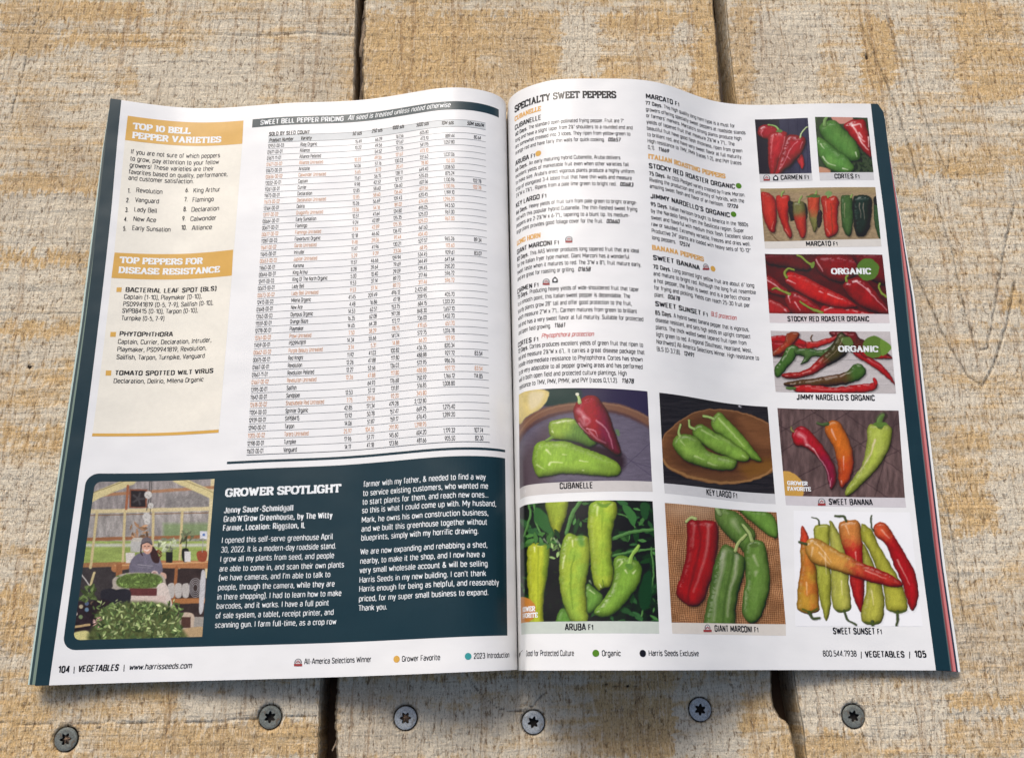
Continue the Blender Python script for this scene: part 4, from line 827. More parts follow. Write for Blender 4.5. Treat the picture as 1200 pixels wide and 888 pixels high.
para([('An early maturing hybrid Cubanelle, Aruba delivers', 727, 184.8), ('excellent yields of marketable fruit even when other varieties fail', 736.8, 192.3), ("to make size. Aruba's erect vigorous plants produce a highly uniform", 743.5, 201.3), ('crop of elongated 3-4 lobed fruit that have thin walls and measure', 740.5, 208.4), ('2½"W x 7½"L. Ripens from a pale lime green to bright red.', 742, 215.9)], 604, 204.5, 604.8, 235, '66 Days.', '00683')
para([('Heavy yields of fruit turn from pale-green to bright orange-', 746.9, 237.3), ('red with this popular hybrid Cubanelle. The thin-fleshed sweet frying', 746.9, 245.6), ('peppers are 2-2½"W x 6-7"L, tapering to a blunt tip. Its medium-', 738, 251.6), ('large plant provides good foliage cover for the fruit.', 726, 259)], 604.8, 254.5, 605.4, 278, '66 Days.', '00660')
para([('This AAS Winner produces long tapered fruit that are ideal', 749, 293.8), ('for the Italian fryer type market. Giant Marconi has a wonderful', 737.5, 300.8), ('sweet taste when it matures to red. The 3"W x 8"L fruit mature early,', 751.5, 310), ('and are great for roasting or grilling.', 692, 316)], 606, 309.5, 606.6, 332, '82 Days.', '01658')
para([('Producing heavy yields of wide-shouldered fruit that taper', 748.8, 338.8), ('to a smooth point, this Italian sweet pepper is dependable. The', 738.6, 347.2), ('sturdy plants grow 28" tall and offer good protection to the fruit,', 740.5, 355.3), ('which measure 2"W x 7"L. Carmen matures from green to brilliant', 746.5, 363.6), ('red and has a very sweet flavor at full maturity. Suitable for protected', 754, 372.6), ('and open field growing.', 662, 381.5)], 606.6, 354, 607.8, 396, '75 Days.', '11661')
para([('Cortes produces excellent yields of green fruit that ripen to', 753.7, 404.1), ('red and measure 2½"W x 6"L. It carries a great disease package that', 755.5, 412.5), ('include intermediate resistance to Phytophthora. Cortes has shown', 753.3, 421.7), ('to be very adaptable to all pepper growing areas and has performed', 753.3, 430.5), ('well in both open field and protected culture plantings. High', 734.6, 438.6), ('resistance to TMV, PMV, PYMV, and PVY (races 0,1,1.2).', 742.7, 447.6)], 607.4, 417.5, 608.6, 458.5, '72 Days.', '11678')
para([('This high quality long horn type is a must for', 861.3, 147.5), ('growers offering specialty sweet peppers at roadside stands', 873.7, 156), ("or farmers' markets. Marcato's strong plants produce high", 869, 163.1), ('yields of tapered fruit that measure 2½"W x 7"L. The', 860.9, 168.4), ('beautiful fruit have good flesh thickness, ripen from green', 870, 177), ('to brilliant red, and have very sweet flavor at full maturity.', 870, 184.7), ('High resistance to TMV, PMV (races 1-2), and PVY (races', 869, 191.6), ('0,1).', 783.9, 179)], 756.5, 125.2, 759.3, 176, '77 Days.', '11669')
para([('An OSSI Pledged variety created by Frank Morton.', 873.3, 229), ('Rivaling the production and uniformity of hybrids, with the', 872.2, 236.5), ('amazing sweet flesh and flavor of an heirloom.', 865, 242.4)], 760.7, 207, 761.4, 222, '75 Days.', '12726')
para([('Italian heirloom brought to America in the 1880s', 876.9, 264.3), ('by the Nardello family from the Basilicata region. Super', 872, 270.5), ('sweet and flavorful with medium thick flesh. Excellent sliced', 882.2, 279.7), ('raw or sautéed. Extremely versatile, freezes and dries well.', 879.6, 286.9), ('Productive 24" plants are loaded with heavy sets of 10-12"', 880, 294.3), ('long peppers.', 808.2, 288)], 762.5, 242.7, 764.1, 282.4, '95 Days.', '12574')
para([('Long pointed light yellow fruit are about 6" long', 884.1, 336), ('and mature to bright red. Although the long fruit resemble', 885.9, 343.6), ('a hot pepper, the flesh is sweet and is a perfect choice', 879.2, 350.6), ('for frying and pickling. Yields can reach 25-30 fruit per', 879, 358.3), ('plant.', 796.7, 351.5)], 765.4, 315.7, 767, 349, '70 Days.', '00678')
para([('A hybrid sweet banana pepper that is vigorous,', 878, 387.3), ('disease resistant, and sets high yields on upright compact', 879.6, 395.2), ('plants. The thick-walled sweet tapered fruit ripen from', 875, 402.9), ('light green to red. A regional (Southeast, Heartland, West,', 881.4, 412.3), ('Northwest) All-America Selections Winner. High resistance to', 889.7, 421.5), ('BLS (0-3,7,8).', 813.2, 416.8)], 767.8, 369.8, 769.7, 412.3, '85 Days.', '12491')
txt.build('paragraph', I_GREYTX, pgR, .00008, None); bld.build('bold_text', I_BLACK, pgR, .00008)
p = Print('R'); p.text('Phytophthora protection', 634.4, 397.8, 695.9, 392.2, h=5, shear=.22); p.text('BLS protection', 833, 369.5, 863.2, 375.6, h=5, shear=.22); p.build('note_text', I_RED, pgR, .00008)
p = Print('R'); p.disc(630.7, 180, 3.2); p.disc(835.5, 315, 3.2); p.build('legend_dot', I_GOLD, pgR, .00008)
p = Print('R'); p.disc(865.6, 217.9, 3.2); p.disc(859.6, 251.2, 3.2); p.disc(698.2, 765, 4.2); p.build('legend_dot', I_GREEN, pgR, .00008)
p = Print('R'); p.disc(753.3, 765.2, 4.2); p.build('legend_dot', I_NAVY, pgR, .00008, 'navy legend dot')
def house(pts, parent):
    a, b_ = Print('R'), Print('R')
    for x, y, r in pts:
        a.poly([(x - r, y + r), (x - r, y - r * .2), (x, y - r * 1.2), (x + r, y - r * .2), (x + r, y + r)]); b_.disc(x, y + r * .05, r * .5, 12)
    a.build('greenhouse_icon', I_NAVY, parent, .00008); b_.build('greenhouse_icon_window', I_WHITE, parent, .0001)

def strip(c, mat=I_GREYP):
    q = Print('R'); q.quad(c); q.build('caption_strip', mat, pgR, .00003)
strip([(889.7, 204), (951.3, 203), (952.4, 211.8), (890.5, 213.8)]); strip([(960, 202.5), (1023.6, 202), (1024.4, 211), (960.8, 211.8)])
strip([(895.7, 283), (1032, 280), (1033, 289), (896.5, 291.5)], ink('caption_warm_ink', (206, 202, 196))); strip([(901.4, 367), (1041.5, 368), (1042.6, 378.6), (902, 378)], ink('caption_rose_ink', (204, 196, 198)))
strip([(609, 572.3), (764, 563.8), (765, 576), (609.7, 585.3)], ink('caption_taupe_ink', (196, 192, 190))); strip([(778, 566), (908, 578.5), (909, 590.5), (779, 577.8)]); strip([(920, 580.5), (1060.5, 583), (1062, 594.5), (921, 591.5)], ink('caption_mauve_ink', (198, 194, 198)))
strip([(610.6, 730), (772, 728), (772.5, 742), (611, 743.5)], ink('caption_mint_ink', (190, 198, 190))); strip([(787, 729), (920.8, 731), (921, 744.5), (788, 742)], ink('caption_cream_ink', (208, 202, 194)))
p = Print('R')
for t, x0, y0, x1, y1, h in (('CARMEN F1', 914.9, 211.2, 948, 210, 5.2), ('CORTES F1', 978, 209.8, 1007.4, 208.9, 5.2), ('MARCATO F1', 944.5, 288.7, 981.7, 287.9, 5.3), ('STOCKY RED ROASTER ORGANIC', 922.8, 376.5, 1019, 376.6, 5.6), ("JIMMY NARDELLO'S ORGANIC", 933.5, 468.4, 1025.5, 469.2, 6.2),
        ('CUBANELLE', 655.7, 573, 695.1, 571.2, 6.6), ('KEY LARGO F1', 828, 580.8, 864, 583, 7), ('SWEET BANANA', 971.3, 591.2, 1023, 591.6, 6.6), ('ARUBA F1', 662, 738.2, 695.3, 738, 7.4), ('GIANT MARCONI F1', 837.4, 739.6, 888.9, 740.6, 7), ('SWEET SUNSET F1', 976.2, 742.6, 1033.7, 742.7, 7)):
    p.text(t, x0, y0, x1, y1, h=h, font='b')
p.build('photo_caption', I_BLACK, pgR, .00008)
badge('R', [(666.6, 280.7, 3.9), (640, 330.3, 3.9), (827.4, 312.8, 3.7), (898.5, 208.5, 3.6), (963, 588, 4.4), (829.2, 735.8, 4.6)], pgR)
house([(650.4, 328, 3.3), (909, 208.6, 3.1), (612.6, 766, 4.2)], pgR)
p = Print('R'); p.cut(); p.text('VEGETABLES', 1014, 769.6, 1060.5, 769.7, h=6.8, font='b'); p.text('105', 1071.8, 769.8, 1086.2, 769.8, h=7.4, font='b')
for x in (1008.8, 1065.5): p.quad([(x, 763), (x + 1, 763), (x + 1, 771), (x, 771)])
p.build('page_number', I_BLACK, pgR, .00008)
p = Print('R'); p.text('800.544.7938', 964.4, 768.8, 1004.2, 768.6, h=6.6)
for t, x0, x1 in (('Good for Protected Culture', 616.5, 672.8), ('Organic', 705.3, 727.7), ('Harris Seeds Exclusive', 760.1, 819.2)): p.text(t, x0, 768.2, x1, 768.2, h=6.3)
p.build('footer_text', I_GREYTX, pgR, .00008)
#@@PART4
# ------------------------------------------------------------------ printed photographs (ink laid down point by point on the page)
def smooth_closed(P, k=6):
    P = np.array(P, float); n = len(P); out = []
    for i in range(n):
        a, b, c, d = P[i - 1], P[i], P[(i + 1) % n], P[(i + 2) % n]
        for t in np.arange(k) / k: out.append(.5 * (2 * b + (c - a) * t + (2 * a - 5 * b + 4 * c - d) * t * t + (-a + 3 * b - 3 * c + d) * t ** 3))
    return np.array(out)
def smooth_open(P, k=6):
    P = np.array(P, float)
    if len(P) < 3: return P
    Q = np.vstack([2 * P[0] - P[1], P, 2 * P[-1] - P[-2]]); out = []
    for i in range(1, len(Q) - 2):
        a, b, c, d = Q[i - 1], Q[i], Q[i + 1], Q[i + 2]
        for t in np.arange(k) / k: out.append(.5 * (2 * b + (c - a) * t + (2 * a - 5 * b + 4 * c - d) * t * t + (-a + 3 * b - 3 * c + d) * t ** 3))
    out.append(P[-1]); return np.array(out)
class Paint:
    def __init__(s, X, Y, bg):
        s.X, s.Y = X, Y; s.C = np.tile(np.array(bg, float), (len(X), 1)); s.seed = 1
    def over(s, a, c): 
        a = np.clip(a, 0, 1)[:, None]; s.C = s.C * (1 - a) + np.asarray(c, float) * a
    def near(s, P, m):
        lo = P.min(0) - m; hi = P.max(0) + m; return np.where((s.X > lo[0]) & (s.X < hi[0]) & (s.Y > lo[1]) & (s.Y < hi[1]))[0]
    def dist(s, P, idx, closed):
        X, Y = s.X[idx], s.Y[idx]; A = P; B = np.roll(P, -1, 0) if closed else P[1:]; A = A if closed else P[:-1]
        best = np.full(len(X), 1e18); nx = np.zeros(len(X)); ny = np.zeros(len(X)); ins = np.zeros(len(X), bool); tt = np.zeros(len(X))
        for i, (a, b) in enumerate(zip(A, B)):
            ab = b - a; L = ab @ ab + 1e-9; t = np.clip(((X - a[0]) * ab[0] + (Y - a[1]) * ab[1]) / L, 0, 1)
            dx = X - a[0] - t * ab[0]; dy = Y - a[1] - t * ab[1]; d = dx * dx + dy * dy; m = d < best
            best[m] = d[m]; nx[m] = dx[m]; ny[m] = dy[m]; tt[m] = i + t[m]
            if closed:
                c = ((a[1] > Y) != (b[1] > Y)) & (X < (b[0] - a[0]) * (Y - a[1]) / (b[1] - a[1] + 1e-12) + a[0]); ins ^= c
        d = np.sqrt(best); return d, nx / (d + 1e-6), ny / (d + 1e-6), ins, tt / max(1, len(A))
    def poly(s, P, c, a=1., soft=1.5, sharp=False, tex=None):
        P = np.array(P, float) if sharp else smooth_closed(P); i = s.near(P, soft * 2)
        if not len(i): return
        d, _, _, ins, _ = s.dist(P, i, True); sd = np.where(ins, d, -d); al = np.clip(.5 + sd / (2 * soft), 0, 1) * a
        col = np.tile(np.asarray(c, float), (len(i), 1))
        if tex: col = col * (1 + tex[0] * (fbm(s.X[i] / tex[1], s.Y[i] / tex[2], s.seed) - .5))[:, None]
        s.C[i] = s.C[i] * (1 - al[:, None]) + col * al[:, None]; s.seed += 1
    def rect(s, x0, y0, x1, y1, c, a=1., soft=1.5, **k): s.poly([(x0, y0), (x1, y0), (x1, y1), (x0, y1)], c, a, soft, True, **k)
    def line(s, P, w, c, a=1., soft=1.2, w2=None):
        P = smooth_open(P); i = s.near(P, w + soft * 2)
        if not len(i): return
        d, nx, ny, _, t = s.dist(P, i, False); ww = w / 2 if w2 is None else (w * (1 - t) + w2 * t) / 2
        al = np.clip(.5 + (ww - d) / (2 * soft), 0, 1) * a; s.C[i] = s.C[i] * (1 - al[:, None]) + np.asarray(c, float) * al[:, None]
    def stem(s, P, w, c=(98, 128, 56), w2=None):
        P = np.array(P, float); s.line(P + (1, 1.5), w * 1.15, (20, 26, 14), .35, 2.); s.line(P, w, c, 1, 1.2, w2); s.line(P - (w * .18, w * .18), w * .3, tuple(min(255, q * 1.35 + 20) for q in c), .7, w * .3)
    def pep(s, P, c, c2=None, ld=(-.45, -.8), r=None, soft=1.6, grad=None, mott=.10, shadow=.45, gloss=.5, axis=None):
        P = smooth_closed(P); i = s.near(P, 14)
        d, nx, ny, ins, _ = s.dist(P, i, True); sd = np.where(ins, d, -d)
        if shadow:
            P2 = P + np.array([4, 6]); j = s.near(P2, 16); dd, _, _, n2, _ = s.dist(P2, j, True); q = np.where(n2, dd, -dd); al = np.clip(.5 + q / 14, 0, 1) * shadow; s.C[j] = s.C[j] * (1 - al[:, None]) + np.array((14, 12, 12)) * al[:, None]
        al = np.clip(.5 + sd / (2 * soft), 0, 1); R = r or max(4., d[ins].max()) if ins.any() else 4.
        t = np.clip(d / R, 0, 1); h = np.sqrt(1 - (1 - t) ** 2); lam = -(nx * ld[0] + ny * ld[1]) * np.where(ins, -1, 1) * -1
        nl = (nx * ld[0] + ny * ld[1]) * np.where(ins, 1, -1) * -1      # towards light on the lit side
        sh = .40 + .60 * h + .42 * (1 - h) * nl
        X, Y = s.X[i], s.Y[i]; base = np.tile(np.asarray(c, float), (len(i), 1))
        if c2 is not None:
            if grad is None: g = .5 * sm(.3, .7, fbm(X / 60, Y / 60, s.seed + 9))
            else:
                (x0, y0), (x1, y1) = grad; g = ((X - x0) * (x1 - x0) + (Y - y0) * (y1 - y0)) / ((x1 - x0) ** 2 + (y1 - y0) ** 2); g = sm(.2, .8, g + .35 * (fbm(X / 20, Y / 20, s.seed + 3) - .5))
            base = base * (1 - g[:, None]) + np.asarray(c2, float) * g[:, None]
        m = 1 + mott * 1.2 * (fbm(X / 16, Y / 16, s.seed, 3) - .5) + mott * 1. * (fbm(X / 3, Y / 3, s.seed + 5, 2) - .5)
        lob = 1 + .14 * (fbm(X / 9 + Y / 60, Y / 46, s.seed + 31, 2) - .5); col = base * (sh * m * lob)[:, None]
        k = np.clip(1 - np.abs(h - .72) / .2, 0, 1) * np.clip(nl * 1.6 - .35, 0, 1) * gloss * sm(.42, .56, fbm(X / 16, Y / 10, s.seed + 21)); col = col + (np.array((238, 240, 235)) - col) * k[:, None] * .75
        s.C[i] = s.C[i] * (1 - al[:, None]) + np.clip(col, 0, 255) * al[:, None]; s.seed += 1
    def hl(s, P, w, a=.7, c=(240, 236, 232)): s.line(P, w, c, a, w * .45, w * .3)
    def noise(s, amt, sx, sy=None, seed=3):
        s.C *= (1 + amt * 2 * (fbm(s.X / sx, s.Y / (sy or sx), seed) - .5))[:, None]
    def leaves(s, n, box_, c, size, seed, ax=(-1, 1)):
        g = np.random.default_rng(seed)
        for _ in range(n):
            x = g.uniform(box_[0], box_[2]); y = g.uniform(box_[1], box_[3]); a = g.uniform(0, 2 * math.pi); L = size * g.uniform(.6, 1.3); W = L * g.uniform(.28, .45); k = g.uniform(.6, 1.35)
            d = np.array((math.cos(a), math.sin(a))); n_ = np.array((-d[1], d[0])); o = np.array((x, y)); cc = np.clip(np.array(c) * k, 0, 255)
            s.poly([o - d * L / 2, o + n_ * W / 2, o + d * L / 2, o - n_ * W / 2], cc, 1, 1.3)
            s.line([o - d * L * .4, o + d * L * .4], 1, np.clip(cc * 1.3, 0, 255), .5, .8)

def photo(side, corners, org, sc, painter, label, bg=(60, 60, 60), corner_r=0, res=.62):
    A = inv(side, corners); n = int(np.hypot(*(np.array(corners[1]) - corners[0])) / res); m = int(np.hypot(*(np.array(corners[3]) - corners[0])) / res)
    if corner_r:
        V, F = rounded(A[0, 0], A[3, 0], A[1, 0], A[2, 0], A[:2, 1].mean(), A[2:, 1].mean(), corner_r)
        f = V[:, 1]; uni = np.linspace(A[:2, 1].mean(), A[2:, 1].mean(), m); T = (uni - uni[0]) / (uni[-1] - uni[0]); d = np.minimum(uni - uni[0], uni[-1] - uni); ins = np.where(d < corner_r, corner_r - np.sqrt(np.maximum(corner_r ** 2 - (corner_r - d) ** 2, 0)), 0)
        xl_ = A[0, 0] * (1 - T) + A[3, 0] * T + ins; xr_ = A[1, 0] * (1 - T) + A[2, 0] * T; S_ = np.linspace(0, 1, n); V = np.column_stack([(xl_[:, None] * (1 - S_) + xr_[:, None] * S_).ravel(), np.repeat(uni, n)])
    else:
        S_, T_ = np.meshgrid(np.linspace(0, 1, n), np.linspace(0, 1, m)); S_ = S_.ravel()[:, None]; T_ = T_.ravel()[:, None]
        V = (A[0] * (1 - S_) + A[1] * S_) * (1 - T_) + (A[3] * (1 - S_) + A[2] * S_) * T_
    W = surf(side, V[:, 0], V[:, 1], .00005); q = to_px(W); X = (q[:, 0] - org[0]) * sc; Y = (q[:, 1] - org[1]) * sc
    wob = 3. if painter is ph_greenhouse else 9.; P = Paint(X + (fbm(X / 26, Y / 26, 61, 3) - .5) * wob, Y + (fbm(X / 26, Y / 26, 62, 3) - .5) * wob, bg); painter(P); F = gridf(m, n)
    nn = np.cross(W[F[0, 1]] - W[F[0, 0]], W[F[0, 2]] - W[F[0, 0]])[2]; F = F if nn > 0 else F[:, ::-1]
    me = mesh_np('printed_photo', W, F, True); Cc = np.clip(P.C, 0, 255); Cc = Cc + (Cc.mean(1, keepdims=True) - Cc) * .10; gd = np.clip(Cc[:, 1] - Cc[:, 0], 0, 80); Cc = Cc + gd[:, None] * (.16, -.04, .10); Cc = Cc * (.97, .95, .95); nz_ = np.ones(len(X)) if painter is not ph_sunset else 1. * (np.abs(P.C - np.array((232, 240, 242))).max(1) > 12); Cc = Cc * (1 + nz_ * (.30 if painter is ph_greenhouse else .14) * (fbm(X / 2.6, Y / 2.6, 77, 3) - .5))[:, None]; setcol(me, np.clip(lin(Cc) * KP * 1.03 - .016, .003, 1)); return link('printed_photo', me, pgL if side == 'L' else pgR, None, label, [I_PHOTO])

# --- small photographs in the right column
def ph_carmen(p):
    p.C[:] = np.array((46, 46, 60)); p.rect(60, 130, 200, 440, (42, 40, 48)); p.rect(196, 130, 400, 440, (58, 60, 82), tex=(.5, 60, 200)); p.line([(198, 130), (215, 440)], 5, (20, 20, 34), .8)
    for x in (250, 300, 345): p.line([(x, 130), (x + 14, 440)], 2.5, (36, 36, 60), .7)
    p.pep([(84, 205), (100, 178), (140, 170), (190, 185), (200, 215), (175, 250), (120, 245), (90, 230)], (168, 38, 46), gloss=.9)
    p.pep([(146, 225), (180, 206), (230, 208), (250, 228), (240, 290), (205, 370), (182, 435), (160, 470), (146, 400), (138, 300)], (192, 44, 50), (150, 24, 34), gloss=.6)
    p.pep([(320, 330), (332, 345), (338, 385), (330, 412), (318, 400), (300, 360)], (196, 52, 56))
    p.pep([(245, 232), (290, 226), (335, 240), (348, 268), (330, 320), (290, 370), (240, 415), (195, 450), (178, 440), (195, 380), (215, 300)], (176, 34, 44), (116, 22, 30), gloss=.8)
    p.stem([(205, 208), (190, 185), (165, 172), (142, 172)], 11, (110, 158, 78), 5); p.poly([(185, 205), (205, 196), (220, 206), (205, 214)], (84, 130, 60)); p.stem([(318, 238), (325, 215), (345, 190), (355, 182)], 9, (150, 182, 120), 4)
    for q in ([(170, 230), (158, 290), (154, 350)], [(232, 236), (222, 290), (200, 350)]): p.hl(q, 7, .55, (236, 150, 150))
    for q in ([(262, 300), (240, 350), (215, 400)], [(300, 262), (276, 285), (262, 310)], [(245, 345), (260, 360)], [(110, 200), (100, 220), (112, 235)], [(330, 265), (315, 300)]): p.hl(q, 6, .6, (230, 170, 176))
def ph_cortes(p):
    p.C[:] = np.array((58, 76, 52)); p.leaves(60, (400, 120, 730, 440), (52, 78, 44), 34, 5); p.leaves(60, (590, 330, 730, 440), (40, 58, 36), 22, 8)
    p.poly([(490, 125), (600, 125), (590, 160), (520, 160)], (196, 140, 124)); p.poly([(400, 400), (470, 410), (480, 440), (400, 440)], (190, 140, 110))
    p.pep([(555, 175), (590, 148), (640, 140), (670, 152), (690, 220), (705, 300), (708, 350), (680, 335), (640, 290), (590, 230)], (188, 48, 48), gloss=1)
    p.pep([(422, 205), (430, 165), (470, 148), (515, 150), (560, 200), (610, 250), (645, 320), (642, 362), (600, 370), (545, 345), (480, 290), (440, 245)], (72, 138, 54), (96, 158, 66), gloss=.5)
    p.pep([(400, 260), (418, 238), (460, 262), (520, 310), (575, 350), (612, 400), (600, 430), (540, 440), (470, 410), (425, 350), (405, 300)], (78, 150, 58), (104, 170, 70), gloss=1)
    p.stem([(450, 170), (452, 148), (462, 128)], 20, (96, 140, 72), 12)
    for q in ([(600, 170), (622, 200), (640, 235), (668, 262)], [(640, 240), (660, 275), (690, 310)], [(600, 175), (640, 165), (650, 185)], [(690, 240), (694, 290)], [(640, 215), (655, 240)]): p.hl(q, 9, .85, (250, 236, 232))
    for q in ([(440, 345), (465, 375), (510, 395)], [(548, 408), (580, 415)], [(430, 275), (450, 300)], [(620, 320), (628, 345)]): p.hl(q, 7, .8, (226, 240, 210))
def ph_marcato(p):
    p.C[:] = np.array((150, 132, 100)); p.noise(.16, 14, 4, 7); p.noise(.08, 60, 30, 8)
    p.line([(150, 760), (190, 800), (230, 830)], 5, (90, 66, 40), .8); p.rect(90, 510, 740, 540, (160, 146, 100), .5, 8)
    p.pep([(100, 545), (130, 540), (165, 560), (185, 600), (188, 680), (178, 755), (150, 750), (120, 690), (104, 620)], (192, 50, 40), gloss=.5)
    p.pep([(184, 565), (215, 556), (255, 560), (262, 600), (250, 650), (255, 700), (272, 770), (262, 792), (235, 760), (205, 690), (188, 620)], (196, 48, 38), gloss=.5)
    p.pep([(250, 600), (270, 590), (300, 600), (350, 605), (355, 680), (320, 770), (300, 700), (262, 690)], (44, 42, 40), gloss=.3, shadow=0)
    p.pep([(276, 600), (300, 590), (340, 600), (350, 680), (348, 770), (325, 792), (300, 740), (280, 670)], (110, 110, 62), (186, 52, 40), grad=((310, 610), (320, 720)), gloss=.5)
    p.pep([(362, 560), (395, 550), (425, 560), (420, 620), (428, 680), (412, 730), (395, 760), (372, 700), (360, 630)], (196, 72, 46), (120, 122, 64), grad=((410, 600), (385, 720)), gloss=.5)
    p.pep([(418, 640), (436, 650), (436, 700), (420, 735), (408, 700)], (52, 40, 44), shadow=0)
    p.pep([(432, 575), (450, 558), (480, 565), (512, 560), (528, 590), (520, 660), (525, 740), (505, 778), (465, 785), (448, 740), (440, 650)], (204, 54, 40), (160, 56, 40), gloss=.6)
    p.line([(484, 600), (490, 690), (492, 770)], 5, (86, 58, 34), .5, 3)
    p.pep([(540, 570), (562, 556), (596, 562), (606, 620), (604, 720), (588, 780), (560, 760), (542, 690)], (62, 104, 50), gloss=.6)
    p.pep([(606, 575), (630, 556), (680, 556), (708, 580), (706, 660), (694, 740), (660, 780), (625, 770), (608, 700)], (34, 60, 48), (26, 44, 38), gloss=.6)
    p.pep([(722, 580), (745, 570), (770, 600), (770, 790), (745, 780), (722, 700)], (52, 92, 52), gloss=.4)
    p.poly([(718, 570), (745, 560), (760, 600), (725, 610)], (24, 40, 30))
    for q in ([(215, 560), (216, 545), (226, 535)], [(308, 596), (312, 580), (326, 562)], [(396, 556), (404, 545), (405, 535)], [(468, 566), (470, 548), (484, 540)], [(594, 566), (600, 552)]): p.stem(q, 10, (108, 144, 66), 7)
    p.poly([(450, 548), (475, 530), (490, 548), (475, 562)], (110, 150, 84)); p.poly([(350, 565), (380, 552), (425, 556), (410, 568)], (70, 104, 50))
    for q in ([(455, 590), (462, 650)], [(462, 740), (480, 770)], [(640, 600), (650, 680)], [(662, 600), (668, 690)], [(160, 740), (168, 700)], [(236, 740), (252, 770)], [(560, 600), (560, 680)]): p.hl(q, 5, .5, (236, 190, 176))
def disc(p, x, y, r, c):
    a = np.linspace(0, 2 * math.pi, 28, endpoint=False); p.poly(np.stack([x + r * np.cos(a), y + r * np.sin(a)], 1), c, 1, 1.5, True)
def ph_stocky(p):
    p.C[:] = np.array((84, 20, 26)); p.noise(.25, 60, 40, 2)
    R1, R2 = (172, 32, 34), (120, 20, 26)
    p.pep([(75, 40), (240, 40), (330, 100), (300, 130), (180, 110), (90, 90)], (96, 26, 32), gloss=.2)
    p.pep([(350, 60), (420, 38), (560, 50), (610, 100), (520, 190), (440, 180), (370, 130)], (140, 24, 30), R2, gloss=.5)
    p.pep([(75, 170), (110, 160), (200, 230), (200, 270), (90, 240)], (150, 30, 34), gloss=.8)
    p.pep([(78, 290), (120, 285), (200, 330), (215, 365), (80, 370)], (172, 42, 42), gloss=.8)
    p.pep([(560, 40), (740, 40), (760, 200), (650, 170)], (110, 22, 28), gloss=.3)
    p.pep([(196, 255), (250, 245), (330, 290), (400, 350), (380, 370), (240, 370), (192, 310)], R1, R2, gloss=.9)
    p.pep([(385, 330), (420, 318), (500, 325), (640, 355), (700, 372), (390, 380)], (186, 40, 42), gloss=.9)
    p.pep([(505, 215), (530, 178), (590, 165), (640, 190), (700, 260), (760, 340), (765, 372), (640, 340), (545, 275)], (166, 28, 36), R2, gloss=1)
    p.pep([(188, 165), (205, 138), (245, 140), (310, 165), (400, 215), (500, 265), (582, 318), (540, 332), (440, 325), (330, 285), (230, 225), (192, 195)], (198, 40, 36), (176, 30, 34), gloss=.5)
    for q in ([(196, 165), (185, 140), (205, 118), (235, 125)], [(212, 255), (180, 240), (140, 222), (118, 228)], [(392, 355), (350, 345), (300, 318), (268, 296)], [(340, 100), (310, 80), (275, 50), (255, 42)], [(745, 272), (715, 250), (700, 215), (705, 198)], [(525, 185), (520, 165), (530, 152)]): p.stem(q, 14, (102, 126, 44), 9)
    p.poly([(330, 85), (350, 80), (346, 110), (330, 112)], (104, 140, 54))
    for q in ([(575, 185), (620, 215), (665, 260), (745, 345)], [(420, 255), (450, 268), (500, 285)], [(200, 180), (245, 200)], [(360, 65), (375, 100), (395, 130)], [(90, 180), (140, 210), (160, 225)], [(205, 262), (215, 300)], [(185, 340), (195, 352)], [(240, 300), (270, 345)], [(375, 240), (395, 248)], [(640, 225), (655, 245)], [(405, 340), (440, 330)]): p.hl(q, 7, .75, (240, 214, 214))
    disc(p, 640, 120, 61, (78, 124, 44))
